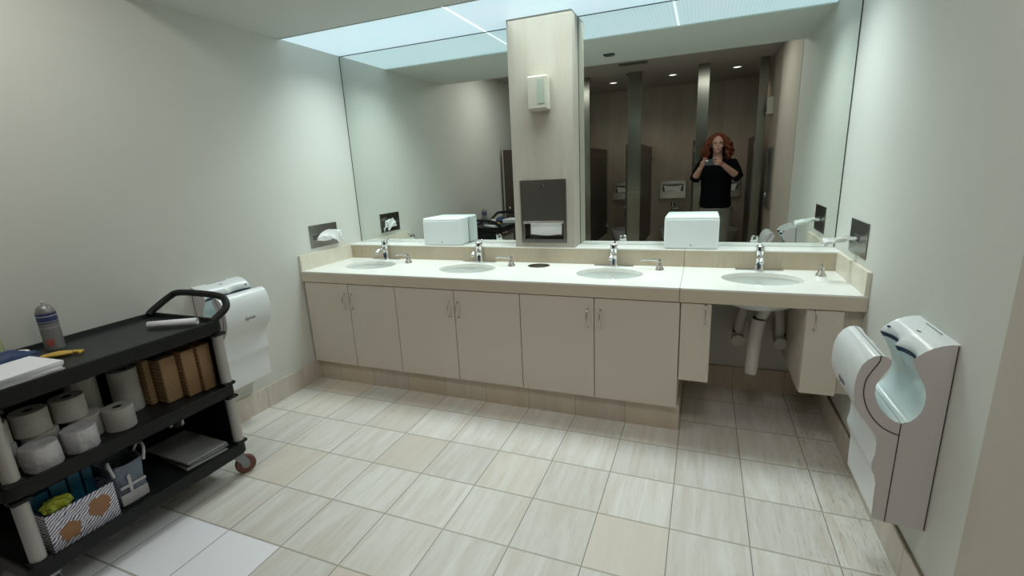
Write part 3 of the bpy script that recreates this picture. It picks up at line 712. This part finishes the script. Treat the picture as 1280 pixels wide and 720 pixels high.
# --- things on the middle shelf
ZM = .5005
def roll(name, label, x, y, z, r, h, m, hole=.019, tilt=0):
    t = thing(name, label, 'paper roll', (x, y, z), 'paper rolls on the middle shelf')
    bm = bmesh.new()
    if m == 'wrap':
        lathe(bm, [(.003, h*.93), (.018, h*.97), (r*.7, h*1.0), (r*.96, h*.96), (r, h*.86), (r*1.015, h*.5), (r, h*.10), (r*.9, 0), (.003, .001)], (x, y, z), 32, close=True)
        from mathutils import noise
        for v in bm.verts: v.co += Vector((noise.noise(v.co*38), noise.noise(v.co*38+Vector((5, 0, 0))), .6*noise.noise(v.co*30)))*.006; v.co.z = max(v.co.z, z)
        obj('wrapped_roll', bm, m, t)
    else:
        lathe(bm, [(hole, 0), (r-.003, 0), (r, .003), (r, h-.003), (r-.003, h), (hole, h)], (x, y, z), 36, close=True)
        obj('paper', bm, m, t)
        bm = bmesh.new(); lathe(bm, [(hole-.001, .001), (hole-.001, h-.002), (hole-.003, h-.002), (hole-.003, .001)], (x, y, z), 24, close=True); obj('core', bm, 'roll_hole', t)
    return t
RL = [
 ('toilet_roll', 'film-wrapped toilet roll at the front left of the middle shelf', .447, -2.500, 0, .056, .100, 'wrap'),
 ('toilet_roll', 'film-wrapped toilet roll at the shelf front, right of the other wrapped one', .440, -2.375, 0, .056, .100, 'wrap'),
 ('toilet_roll', 'bare toilet roll in the second row, under the one with a dark open end', .335, -2.300, 0, .056, .096, 'roll'),
 ('toilet_roll', 'toilet roll with a dark open end stacked on another, middle of the pile', .322, -2.335, .0965, .056, .096, 'roll'),
 ('toilet_roll', 'upper toilet roll behind the front left wrapped one', .318, -2.455, .0965, .056, .096, 'roll'),
 ('toilet_roll', 'lower toilet roll hidden behind the front left wrapped one', .318, -2.440, 0, .056, .096, 'roll'),
 ('toilet_roll', 'toilet roll farthest left in the upper layer, beside the trolley post', .318, -2.575, .0965, .056, .096, 'roll'),
 ('toilet_roll', 'lower toilet roll farthest left at the back of the pile', .318, -2.570, 0, .056, .096, 'roll'),
 ('toilet_roll', 'short bare roll at the right front of the roll pile', .405, -2.215, 0, .055, .098, 'roll'),
 ('towel_roll', 'tall paper towel roll at the back of the middle shelf', .185, -2.235, 0, .056, .205, 'roll'),
 ('towel_roll', 'tall paper towel roll next to the brown patterned packs', .262, -2.110, 0, .056, .205, 'roll')]
for nm, lab, x, y, dz, r, h, m in RL: roll(nm, lab, x, y, ZM+dz, r, h, m)
PK = [('brown patterned towel pack nearest the paper rolls, set farthest back', .120, .330, -2.060, -2.030, .225), ('brown patterned towel pack, the widest, with a dark band on top', .160, .392, -2.025, -1.948, .225),
      ('brown patterned towel pack in the middle of the row of packs', .190, .425, -1.944, -1.878, .235), ('brown patterned towel pack nearest the right post of the trolley', .200, .440, -1.874, -1.808, .240)]
for i, (lab, x0, x1, y0, y1, h) in enumerate(PK):
    t = thing('towel_pack', lab, 'towel pack', ((x0+x1)/2, (y0+y1)/2, ZM), 'brown packs on the middle shelf')
    obj('wrapper', Bx(x0, x1, y0, y1, ZM, ZM+h, bev=.008, seg=3), 'kraft', t)
    if i == 1: obj('band', Bx(x0+.03, x1-.02, y0-.001, y1+.001, ZM+h-.012, ZM+h+.004, bev=.003), 'kraft_band', t)

# --- things on the bottom shelf
ZB = .1805
t = thing('storage_box', 'open box with zebra print and tan spots on the bottom shelf', 'box', (.42, -2.45, ZB))
bx0, bx1, by0, by1, bh = .330, .510, -2.568, -2.345, .160
bm = bmesh.new(); th = .004
box(bm, bx0, bx1, by0, by1, ZB, ZB+th); box(bm, bx1-th, bx1, by0, by1, ZB+th, ZB+bh); box(bm, bx0, bx0+th, by0, by1, ZB+th, ZB+bh)
box(bm, bx0+th, bx1-th, by0, by0+th, ZB+th, ZB+bh); box(bm, bx0+th, bx1-th, by1-th, by1, ZB+th, ZB+bh)
obj('card_box', bm, 'zebra', t, smooth=False)
for cy, cz, rr_, sd_ in ((by0+.060, ZB+.060, .034, 1), (by1-.062, ZB+.092, .038, 5)):
    bm = bmesh.new(); vs = []
    rnd = random.Random(sd_)
    for k in range(26):
        a = 2*PI*k/26; r = rr_*(1+rnd.uniform(-.16, .16)); vs.append((max(by0+.002, cy+r*math.cos(a)), cz+r*1.05*math.sin(a)))
    a = [bm.verts.new((bx1, y, z)) for y, z in vs]; b = [bm.verts.new((bx1+.0015, y, z)) for y, z in vs]
    for k in range(26): bm.faces.new((a[k], a[(k+1) % 26], b[(k+1) % 26], b[k]))
    bm.faces.new(b); obj('tan_spot', bm, 'cork', t, smooth=False)
for k, (y0, y1, h, lab) in enumerate([(-2.552, -2.498, .205, 'blue packet in the zebra box, farthest left'), (-2.494, -2.440, .215, 'blue packet in the zebra box, second from the left'),
                                 (-2.436, -2.392, .225, 'blue packet in the zebra box, second from the right'), (-2.388, -2.352, .225, 'blue packet in the zebra box, farthest right')]):
    tag(obj('blue_packet', Bx(.345, .400, y0, y1, ZB+.006, ZB+h, bev=.006, seg=2), 'blue', origin=(.372, (y0+y1)/2, ZB+.006)), lab, 'packet', 'blue packets in the zebra box')
bm = crumple((.455, -2.505, ZB+.160), (.035, .048, .026), 9, .3)
tag(obj('lime_bag', bm, 'lime', origin=(.455, -2.505, ZB+.13)), 'crumpled lime green bag on top in the zebra box', 'bag')
# fabric caddy
t = thing('fabric_caddy', 'grey blue printed fabric bag right of the zebra box', 'fabric bag', (.40, -2.245, ZB))
bm = bmesh.new(); from mathutils import noise as NZ
rings = []
for j in range(9):
    u = j/8; z = ZB+u*.185; rr2 = []
    for k in range(32):
        a = 2*PI*k/32; ca, sa = math.cos(a), math.sin(a); e = .45
        x = .395+(.075+.008*u)*math.copysign(abs(ca)**e, ca); y = -2.262+(.058+.010*u)*math.copysign(abs(sa)**e, sa)
        d = .008*NZ.noise(Vector((x*18, y*18, z*18))); rr2.append(bm.verts.new((x+d, y+d, z+(.006*math.sin(k*.9) if j == 8 else 0))))
    rings.append(rr2)
for a, b in zip(rings, rings[1:]):
    for k in range(32): bm.faces.new((a[k], a[(k+1) % 32], b[(k+1) % 32], b[k]))
bm.faces.new(rings[0][::-1])
o = obj('bag_body', bm, 'caddy', t); mm = o.modifiers.new('s', 'SOLIDIFY'); mm.thickness = .003
bm = bmesh.new(); tube(bm, smoothpath([(.482, -2.325, ZB+.16), (.490, -2.335, ZB+.205), (.470, -2.330, ZB+.225), (.440, -2.32, ZB+.19)], 4), .006, 8); obj('strap', bm, 'caddy_print', t)
bm = bmesh.new(); tube(bm, smoothpath([(.478, -2.205, ZB+.17), (.470, -2.190, ZB+.225), (.430, -2.188, ZB+.235), (.395, -2.195, ZB+.19)], 4), .006, 8); obj('strap', bm, 'caddy_print', t)
bm = bmesh.new(); box(bm, .4795, .484, -2.315, -2.215, ZB+.085, ZB+.098, bev=.002); box(bm, .4795, .485, -2.283, -2.270, ZB+.06, ZB+.14, bev=.002); box(bm, .479, .484, -2.32, -2.215, ZB+.012, ZB+.060, bev=.002); obj('printed_band', bm, 'caddy_print', t)
# folded grey bags
for k, (dx, lab) in enumerate([(0, 'folded grey plastic sheet lying flat, lowest of the pile on the bottom shelf'), (.012, 'folded grey plastic sheet in the middle of the flat pile on the bottom shelf'), (-.01, 'folded grey plastic sheet on top of the flat pile on the bottom shelf')]):
    z = ZB+.0005+k*.0135
    bm = Bx(.150+dx*.5, .500-abs(dx), -2.045+dx, -1.845+dx*.6, z, z+.0125, bev=.0055, seg=3, rot=Matrix.Rotation(math.radians(-8+k*3), 3, 'Z'))
    tag(obj('folded_bag', bm, 'grey_bag', origin=(.33, -1.95, z)), lab, 'folded bag', 'folded grey sheets on the bottom shelf')

for o in list(bpy.data.objects):
    if o.parent is None:
        k = o.name.split('.')[0]
        if k in ('toilet_roll', 'towel_roll', 'towel_pack', 'storage_box', 'blue_packet', 'lime_bag', 'fabric_caddy', 'folded_bag'):
            o.location += Vector((.010, {'towel_pack': .036, 'towel_roll': .032, 'folded_bag': .035}.get(k, .018), 0))

# ------------------------------------------------------------------ ceiling fittings
def ceiling_vent(x, y, z, w, d, label):
    t = thing('ceiling_vent', label, 'vent', (x, y, z))
    bm = bmesh.new(); box(bm, x-w/2, x+w/2, y-d/2, y+d/2, z-.012, z, bev=.003); obj('vent_frame', bm, 'vent', t)
    bm = bmesh.new()
    for k in range(4): box(bm, x-w/2+.012, x+w/2-.012, y-d/2+d*(k+.7)/5, y-d/2+d*(k+.7)/5+.006, z-.018, z-.011)
    obj('louvre', bm, 'steel_dark', t, smooth=False)
ceiling_vent(1.905, -1.17, ZS, .09, .06, 'small dark vent in the low ceiling, seen in the right mirror')
ceiling_vent(1.83, -3.20, ZU, .34, .09, 'long dark slot vent in the high ceiling, seen in the mirror')
ceiling_vent(1.70, -3.90, ZU, .12, .08, 'small dark vent over the stalls, beside a steel stall post')
for x, y, lab in ((2.225, -4.38, 'round recessed lamp over the middle stall, seen in the mirror'), (3.06, -4.33, 'round recessed lamp over the stall at the right wall'), (1.36, -4.50, 'round recessed lamp over the left stall, seen by the pier')):
    t = thing('downlight', lab, 'ceiling lamp', (x, y, ZU), 'recessed lamps over the stalls')
    bm = bmesh.new(); lathe(bm, [(.050, 0), (.066, 0), (.066, -.006), (.050, -.004)], (x, y, ZU), 24, close=True); obj('trim_ring', bm, 'frame_metal', t)
    bm = bmesh.new(); lathe(bm, [(0, -.002), (.050, -.002), (.050, -.0005), (0, -.0005)], (x, y, ZU), 24); obj('lens', bm, 'lamp', t)
    ld = bpy.data.lights.new('lamp_bulb', 'SPOT'); ld.energy = 7.5; ld.spot_size = math.radians(140); ld.spot_blend = .6; ld.color = (1., .86, .74); ld.shadow_soft_size = .04
    lo = bpy.data.objects.new('lamp_bulb', ld); COL.objects.link(lo); lo.parent = t; lo.location = (0, 0, -.02)
for x, y, lab in ((.70, -2.40, 'added fill light panel in the high ceiling above the trolley, out of view'), (2.75, -2.40, 'added fill light panel in the high ceiling above the entry side, out of view')):  # unseen fill lights, added to brighten the room
    t = thing('ceiling_light', lab, 'ceiling light', (x, y, ZU))
    bm = bmesh.new()
    for q in (-1, 1): box(bm, x+q*.29-.01, x+q*.29+.01, y-.30, y+.30, ZU-.012, ZU, bev=.002); box(bm, x-.28, x+.28, y+q*.29-.01, y+q*.29+.01, ZU-.012, ZU, bev=.002)
    obj('frame', bm, 'frame_metal', t)
    obj('diffuser', Bx(x-.28, x+.28, y-.28, y+.28, ZU-.006, ZU-.001), 'lamp', t)
    ld = bpy.data.lights.new('panel_lamp', 'AREA'); ld.shape = 'SQUARE'; ld.size = .54; ld.energy = 9; ld.color = (.955, .965, .915)
    lo = bpy.data.objects.new('panel_lamp', ld); COL.objects.link(lo); lo.parent = t; lo.location = (0, 0, -.014)

# ------------------------------------------------------------------ toilet stalls (seen in the mirror)
for x0, x1, lab in ((1.00, 1.150, 'tall steel stall post beside the pier, leftmost in the right mirror'), (1.690, 1.870, 'tall steel stall post, second in the right mirror, left of the person'),
                    (2.580, 2.720, 'tall steel stall post directly behind the person'), (3.300, 3.400, 'tall steel stall post nearest the right wall')):
    t = thing('stall_post', lab, 'stall post', ((x0+x1)/2, YP-.012, 0), 'floor to ceiling stall posts')
    obj('post_panel', Bx(x0, x1, YP-.024, YP, .0, ZU, bev=.002), 'steel_post', t)
    obj('shoe', Bx(x0-.003, x1+.003, YP-.027, YP+.003, 0, .09, bev=.002), 'nickel', t)
    # door, opened inward, hinged on this post
    d = thing('stall_door', lab.replace('tall steel stall post', 'open dark stall door hinged at the steel post'), 'stall door', (x0, YP-.02, .30), 'open stall doors')
    obj('door_panel', Bx(x0-.030, x0-.006, YP-.66, YP-.03, .30, 1.78, bev=.002), 'stall', d)
    bm = bmesh.new()
    for z in (.42, 1.66): tube(bm, [(x0-.005, YP-.022, z-.035), (x0-.005, YP-.022, z+.035)], .007, 10)
    obj('hinge', bm, 'chrome', d)
for x, lab in ((1.09, 'dark brown stall divider behind the leftmost steel post'), (1.855, 'dark brown stall divider between the left and middle toilets'), (2.650, 'dark brown stall divider behind the person')):
    t = thing('stall_divider', lab, 'stall divider', (x, -4.6, .30), 'dark stall dividers')
    obj('panel', Bx(x-.0125, x+.0125, YB+.03, YP-.026, .30, 1.775, bev=.002), 'stall', t)
    bm = bmesh.new()
    for z in (.45, 1.6): box(bm, x-.03, x+.03, YB, YB+.035, z-.03, z+.03, bev=.003)
    obj('bracket', bm, 'chrome', t)
# outward-swung door of the wide stall at the left wall
t = thing('stall_door', 'dark stall door swung out by the left wall, at the edge of the left mirror', 'stall door', (.62, -3.72, .12))
ax, ay, bx_, by_ = .60, -3.74, .050, -3.12
ang = math.atan2(by_-ay, bx_-ax); Ld = math.hypot(bx_-ax, by_-ay)
R3 = Matrix.Rotation(ang, 3, 'Z')
bm = bmesh.new(); vs = box(bm, ax, ax+Ld, ay-.0125, ay+.0125, .12, 1.785, bev=.002, rot=R3, piv=(ax, ay, 0)); dpan = obj('door_panel', bm, 'stall', t)
bm = bmesh.new(); vs = box(bm, ax+Ld-.004, ax+Ld+.010, ay-.014, ay+.014, .12, 1.787, rot=R3, piv=(ax, ay, 0)); obj('edge_strip', bm, 'nickel', t)
bm = bmesh.new(); lathe(bm, [(0, -.045), (.016, -.042), (.018, -.03), (.008, -.02), (.008, .02), (.018, .03), (.016, .042), (0, .045)], (0, 0, 0), 16, mtx=Matrix.Rotation(PI/2, 3, 'X'))
bmesh.ops.rotate(bm, verts=bm.verts, cent=(0, 0, 0), matrix=R3); bmesh.ops.translate(bm, verts=bm.verts, vec=R3 @ Vector((Ld-.06, 0, 0))+Vector((ax, ay, .98))); obj('knob', bm, 'chrome', dpan)
t = thing('stall_post', 'steel stall post holding the swung-out door near the left wall', 'stall post', (.68, YP-.012, 0), 'floor to ceiling stall posts')
obj('post_panel', Bx(.635, .73, YP-.024, YP, 0, ZU, bev=.002), 'steel_post', t)
# toilets with valves and paper cover holders
def make_toilet():
    t = thing('toilet', 'x', 'toilet', (0, YB, 0), 'toilets in the stalls')
    bm = bmesh.new(); rings = []
    for z, a, b, cy in ((.10, .07, .10, .12), (.16, .11, .17, .20), (.26, .15, .23, .28), (.36, .175, .265, .33), (.405, .185, .280, .345), (.41, .180, .275, .345), (.41, .125, .195, .36), (.38, .115, .18, .36), (.30, .09, .13, .36), (.24, .04, .06, .34)):
        rings.append([bm.verts.new((a*math.cos(2*PI*k/28), YB+cy+b*math.sin(2*PI*k/28), z)) for k in range(28)])
    for p, q in zip(rings, rings[1:]):
        for k in range(28): bm.faces.new((p[k], p[(k+1) % 28], q[(k+1) % 28], q[k]))
    bm.faces.new(rings[0][::-1]); bm.faces.new(rings[-1]); box(bm, -.12, .12, YB, YB+.14, .14, .40, bev=.03, seg=3)
    obj('bowl', bm, 'porc', t)
    bm = bmesh.new(); rings = []
    for a, b, z in ((.190, .285, .412), (.192, .288, .425), (.180, .272, .433), (.125, .200, .430), (.120, .193, .414)):
        rings.append([bm.verts.new((a*math.cos(2*PI*k/28), YB+.35+b*math.sin(2*PI*k/28), z)) for k in range(28)])
    for p, q in zip(rings, rings[1:]+rings[:1]):
        for k in range(28): bm.faces.new((p[k], p[(k+1) % 28], q[(k+1) % 28], q[k]))
    obj('seat', bm, 'porc', t)
    bm = bmesh.new(); tube(bm, [(0, YB+.06, .40), (0, YB+.06, .80)], .018, 14); tube(bm, [(-.0, YB+.06, .74), (.10, YB+.06, .74), (.10, YB+.005, .74)], .016, 12)
    lathe(bm, [(0, .78), (.035, .785), (.04, .81), (.03, .845), (0, .85)], (0, YB+.06, 0), 20); tube(bm, [(0, YB+.06, .80), (0, YB+.13, .79)], [.01, .008], 10); ell(bm, (.10, YB+.07, .74), (.022, .03, .022))
    obj('flush_valve', bm, 'chrome', t); return t
t0 = make_toilet()
for i, (x, lab) in enumerate([(1.44, 'white toilet in the left stall seen in the right mirror'), (2.235, 'white toilet in the middle stall, mostly behind the right ledge box'), (3.06, 'white toilet in the right stall, partly behind the person')]):
    o = t0 if i == 0 else copy_tree(t0, None); o.location.x = x; o['label'] = lab
def make_cover():
    t = thing('seat_cover_dispenser', 'x', 'seat cover dispenser', (0, YB, .90), 'seat cover holders over the toilets')
    bm = Bx(-.21, .21, YB, YB+.05, .91, 1.20, bev=.006); obj('case', bm, 'nickel', t)
    bm = bmesh.new(); prism(bm, [(-.17, YB+.049), (.17, YB+.049), (.15, YB+.058), (-.15, YB+.058)], 1.03, 1.15); obj('opening', bm, 'steel_dark', t, smooth=False)
    bm = bmesh.new(); vs = []
    for i in range(11):
        u = i/10; x = -.15+.30*u; vs.append((bm.verts.new((x, YB+.060, 1.13-.02*math.sin(PI*u))), bm.verts.new((x*.8, YB+.075, 1.03+.01*math.sin(5*u)))))
    for i in range(10): bm.faces.new((vs[i][0], vs[i+1][0], vs[i+1][1], vs[i][1]))
    obj('paper_cover', bm, 'tissue', t); return t
c0 = make_cover()
for i, (x, lab) in enumerate([(1.43, 'steel seat cover holder above the left stall toilet'), (2.225, 'steel seat cover holder above the middle stall toilet'), (3.06, 'steel seat cover holder above the toilet behind the person')]):
    o = c0 if i == 0 else copy_tree(c0, None); o.location.x = x; o['label'] = lab
# framed unit and small box on the right wall near the stalls
t = thing('waste_unit', 'tall framed steel unit on the right wall by the stalls, seen in the mirror', 'wall unit', (W, -3.42, .90))
bm = bmesh.new()
box(bm, W-.020, W, -3.66, -3.62, .90, 1.62); box(bm, W-.020, W, -3.22, -3.18, .90, 1.62); box(bm, W-.020, W, -3.62, -3.22, 1.58, 1.62); box(bm, W-.020, W, -3.62, -3.22, .90, .94)
obj('frame', bm, 'steel_dark', t, smooth=False); obj('door_panel', Bx(W-.012, W, -3.62, -3.22, .94, 1.58), 'steel', t, smooth=False)
bm = bmesh.new(); ell(bm, (W-.02, -3.55, 1.05), (.012, .02, .03)); obj('latch', bm, 'chrome', t)
t = thing('air_freshener', 'small cream box high on the right wall near the stalls', 'air freshener', (W, -3.62, 2.03))
obj('housing', Bx(W-.07, W, -3.70, -3.56, 2.02, 2.22, bev=.008), 'cream_plastic', t); obj('grille', Bx(W-.075, W-.068, -3.68, -3.58, 2.05, 2.12), 'vent', t)

# ------------------------------------------------------------------ the person with the phone
def remesh(name, bm, m, parent, vox, smooth=4):
    me = bpy.data.meshes.new('tmp'); bm.to_mesh(me); bm.free(); o = bpy.data.objects.new('tmp', me); COL.objects.link(o)
    r = o.modifiers.new('r', 'REMESH'); r.mode = 'VOXEL'; r.voxel_size = vox
    s = o.modifiers.new('s', 'SMOOTH'); s.iterations = smooth; s.factor = .5
    dg = bpy.context.evaluated_depsgraph_get(); me2 = bpy.data.meshes.new_from_object(o.evaluated_get(dg)); bpy.data.objects.remove(o)
    b2 = bmesh.new(); b2.from_mesh(me2); return obj(name, b2, m, parent, ang=180)
CAM = Vector((2.7202, -3.2683, 1.5031))
PX, PY = 2.86, -3.545
per = thing('person', 'person with long red curly hair, black top and grey trousers, holding up a phone', 'person', (PX, PY, 0))
yaw = .378; fw_ = Vector((-math.sin(yaw), math.cos(yaw), 0)); rt = Vector((math.cos(yaw), math.sin(yaw), 0)); up = Vector((0, 0, 1))
PC = CAM-fw_*.016+rt*.055+up*(-.020)     # phone centre
bm = bmesh.new()
HC = Vector((PX-.005, PY+.025, 1.700))
ell(bm, HC+Vector((0, .0, .025)), (.076, .095, .100)); ell(bm, HC+Vector((0, .028, -.045)), (.058, .066, .075)); ell(bm, HC+Vector((0, .060, -.088)), (.030, .030, .028))
tube(bm, [HC+Vector((0, .088, .022)), HC+Vector((0, .104, -.008)), HC+Vector((0, .112, -.022))], [.009, .012, .015], 10)      # nose
for s in (-1, 1):
    ell(bm, HC+Vector((s*.078, 0, -.005)), (.010, .020, .032)); ell(bm, HC+Vector((s*.036, .068, -.030)), (.024, .020, .022)); ell(bm, HC+Vector((s*.032, .078, .034)), (.024, .014, .008))
ell(bm, HC+Vector((0, .088, -.052)), (.024, .010, .006)); ell(bm, HC+Vector((0, .086, -.064)), (.020, .010, .006))
tube(bm, [(PX, PY+.02, 1.66), (PX, PY, 1.56), (PX, PY-.01, 1.46)], [.055, .056, .075], 16)
tube(bm, smoothpath([(PX, PY-.005, 1.49), (PX, PY, 1.40), (PX, PY+.01, 1.25), (PX, PY+.01, 1.08), (PX, PY, .95), (PX, PY, .88)], 3), [.10, .165, .165, .155, .165, .16], 20, sx=.68, sy=1., up=(0, 1, 0))
SH = {}
hands = {-1: (PC-rt*.085+up*.0-fw_*.012), 1: (PC+rt*.082+up*.015-fw_*.016)}
elb = {-1: Vector((PX-.265, PY+.070, 1.275)), 1: Vector((PX+.255, PY+.085, 1.285))}
wr = {-1: hands[-1]+Vector((-.035, -.060, -.060)), 1: hands[1]+Vector((.055, -.050, -.045))}
for s in (-1, 1):
    sh = Vector((PX+s*.185, PY-.005, 1.440)); SH[s] = sh
    tube(bm, [(PX+s*.05, PY-.005, 1.455), sh, sh.lerp(elb[s], .5), elb[s]], [.05, .062, .050, .043], 16)
    tube(bm, [elb[s], elb[s].lerp(wr[s], .35), wr[s]], [.043, .042, .027], 14)
    # palm and digits: the hand grips the short end of the phone, fingers round its end, thumb behind
    h = PC+rt*s*.098-fw_*.018
    tube(bm, smoothpath([wr[s], wr[s].lerp(h-up*.010, .55), h+up*.004, h+up*.024], 3), [.025, .032, .036, .030], 14, sx=.50, sy=1.0, up=tuple(fw_))
    reach = (.012, .004, .004, .002) if s == -1 else (.050, .040, .034, .022)
    for k, dz in enumerate((.046, .016, -.007, -.029)):
        inn = -s*rt; base = h+up*(dz-.004)+inn*.002-fw_*.004; e = PC+rt*s*.0735
        if k == 0:      # index finger lies along the top edge
            P = [base-up*.012, h+up*.050+inn*.008+fw_*.006, e+up*.0445+inn*.012, e+up*.0455+inn*(.030+reach[0]*.3)-fw_*.002]
        else:
            P = [base, h+up*dz+fw_*.014+inn*.004, e+up*dz+fw_*.011-inn*.006, e+up*(dz+.002)+fw_*.0115+inn*reach[k]]
        tube(bm, smoothpath(P, 4), [.0098, .0088, .0080, .0066], 10)
    tb = h-up*.016-fw_*.006
    tube(bm, smoothpath([tb, tb-rt*s*.022-fw_*.004-up*.004, tb-rt*s*.046+fw_*.002+up*.006, tb-rt*s*.062+fw_*.003+up*.012], 3), [.0145, .0125, .0105, .0085], 10)
for s in (-1, 1):
    tube(bm, smoothpath([(PX+s*.09, PY, .92), (PX+s*.10, PY, .70), (PX+s*.10, PY+.01, .50), (PX+s*.10, PY-.01, .30), (PX+s*.105, PY-.02, .09)], 3), [.090, .078, .055, .052, .038], 14)
    tube(bm, smoothpath([(PX+s*.105, PY-.05, .045), (PX+s*.11, PY+.05, .045), (PX+s*.115, PY+.15, .030)], 3), [.035, .040, .025], 12)
remesh('body', bm, 'skin', per, .0038, 2)
# shirt: elbow-length sleeves
bm = bmesh.new()
tube(bm, smoothpath([(PX, PY-.005, 1.50), (PX, PY-.005, 1.46), (PX, PY, 1.40), (PX, PY+.01, 1.25), (PX, PY+.01, 1.08), (PX, PY+.005, .96), (PX, PY, .915)], 3), [.075, .13, .185, .185, .180, .195, .190], 24, sx=.70, sy=1., up=(0, 1, 0))
for s in (-1, 1):
    tube(bm, [(PX+s*.05, PY-.005, 1.455), SH[s], SH[s].lerp(elb[s], .5), elb[s]+Vector((0, 0, -.008))], [.070, .082, .070, .064], 18)
    tube(bm, [elb[s]+Vector((0, 0, -.008)), elb[s].lerp(wr[s], .22)], [.064, .062], 18)
remesh('shirt', bm, 'black_cloth', per, .009, 4)
bm = bmesh.new()
tube(bm, [(PX, PY, .97), (PX, PY, .90), (PX, PY, .82)], [.165, .178, .165], 20, sx=.75, up=(0, 1, 0))
for s in (-1, 1): tube(bm, smoothpath([(PX+s*.085, PY, .88), (PX+s*.10, PY, .68), (PX+s*.105, PY+.01, .48), (PX+s*.105, PY-.01, .28), (PX+s*.11, PY-.02, .07)], 3), [.108, .098, .085, .078, .075], 16)
remesh('trousers', bm, 'grey_cloth', per, .010, 3)
for s in (-1, 1):
    bm = bmesh.new(); tube(bm, smoothpath([(PX+s*.105, PY-.075, .045), (PX+s*.11, PY+.02, .055), (PX+s*.115, PY+.12, .040), (PX+s*.117, PY+.17, .030)], 3), [.030, .050, .044, .022], 16, sx=.85, up=(0, 0, 1))
    for v in bm.verts: v.co.z = max(v.co.z, .001)
    obj('shoe', bm, 'phone', per)
# hair: a mass of curls
bm = bmesh.new(); rnd = random.Random(4)
ell(bm, HC+Vector((0, -.022, .050)), (.098, .100, .098))
for k in range(150):
    a = rnd.uniform(0, 2*PI); 
    if math.sin(a) > .62: continue
    r0 = .088; x = math.cos(a)*r0; y = math.sin(a)*r0*1.0-.020
    top = HC+Vector((x*.75, y*.8, .09+rnd.uniform(-.02, .03))); ln = rnd.uniform(.20, .30); pts = []
    for j in range(8):
        u = j/7; sp = 1+(.75+.25*math.sin(k*1.7))*min(1, u*1.6)
        pts.append(HC+Vector((x*sp+.020*math.sin(j*2.3+k), y*sp+.018*math.cos(j*2.3+k)+(-.01*u), .10-ln*u)))
    tube(bm, smoothpath([top]+pts[1:], 2), [.014, .015, .016, .014, .007], 7)
remesh('hair', bm, 'hair', per, .006, 0)
bm = bmesh.new()
for s in (-1, 1):
    c = HC+Vector((s*.033, .104, .014)); tube(bm, [c+Vector((.026*math.cos(q), -.002, .018*math.sin(q))) for q in [2*PI*k/20 for k in range(21)]], .0014, 6)
    tube(bm, [c+Vector((s*.026, 0, .006)), HC+Vector((s*.080, .01, .010))], .0013, 6)
tube(bm, [HC+Vector((-.008, .105, .018)), HC+Vector((.008, .105, .018))], .0013, 6); obj('glasses', bm, 'nickel', per)
for s in (-1, 1):
    bm = bmesh.new(); ell(bm, HC+Vector((s*.032, .086, .014)), (.013, .008, .008)); obj('eye', bm, 'lens', per)
bm = bmesh.new(); ell(bm, HC+Vector((0, .094, -.058)), (.022, .008, .008)); obj('mouth', bm, 'lips', per)
# phone, its lens at the viewpoint
ph = thing('phone', 'small phone held up in front of the person, lens towards the mirror', 'phone', tuple(PC))
Rp = Matrix((rt, -fw_, up)).transposed()
bm = Bx(-.073, .073, -.004, .004, -.036, .036, bev=.0035, seg=3); bmesh.ops.rotate(bm, verts=bm.verts, cent=(0, 0, 0), matrix=Rp); bmesh.ops.translate(bm, verts=bm.verts, vec=PC); obj('case', bm, 'phone', ph)
bm = bmesh.new()
for dx, dz in ((-.055, .020), (-.037, .020)): lathe(bm, [(0, .0055), (.008, .0055), (.0085, .003), (0, .003)], (dx, 0, dz), 18, mtx=Matrix.Rotation(PI/2, 3, 'X'))
bmesh.ops.rotate(bm, verts=bm.verts, cent=(0, 0, 0), matrix=Rp); bmesh.ops.translate(bm, verts=bm.verts, vec=PC); obj('lens', bm, 'chrome', ph)
bm = Bx(-.068, .068, .0038, .0046, -.032, .032); bmesh.ops.rotate(bm, verts=bm.verts, cent=(0, 0, 0), matrix=Rp); bmesh.ops.translate(bm, verts=bm.verts, vec=PC); obj('screen', bm, 'lens', ph)

# ------------------------------------------------------------------ camera, world, view
cd = bpy.data.cameras.new('camera'); cam = bpy.data.objects.new('camera', cd); COL.objects.link(cam)
cam.location = CAM; cam.rotation_euler = (1.3262, .0472, .3779)
cd.sensor_fit = 'HORIZONTAL'; cd.sensor_width = 36; cd.lens = 589.457/1280*36; cd.clip_start = .01; cd.clip_end = 50
sc = bpy.context.scene; sc.camera = cam
w = bpy.data.worlds.new('world'); sc.world = w; w.use_nodes = True
w.node_tree.nodes['Background'].inputs[0].default_value = (.5, .45, .42, 1); w.node_tree.nodes['Background'].inputs[1].default_value = .1
sc.view_settings.view_transform = 'Standard'; sc.view_settings.look = 'None'; sc.view_settings.gamma = 1; sc.view_settings.exposure = 0.0
sc.view_settings.use_curve_mapping = False
sc.cycles.max_bounces = 10; sc.cycles.diffuse_bounces = 6; sc.cycles.glossy_bounces = 6
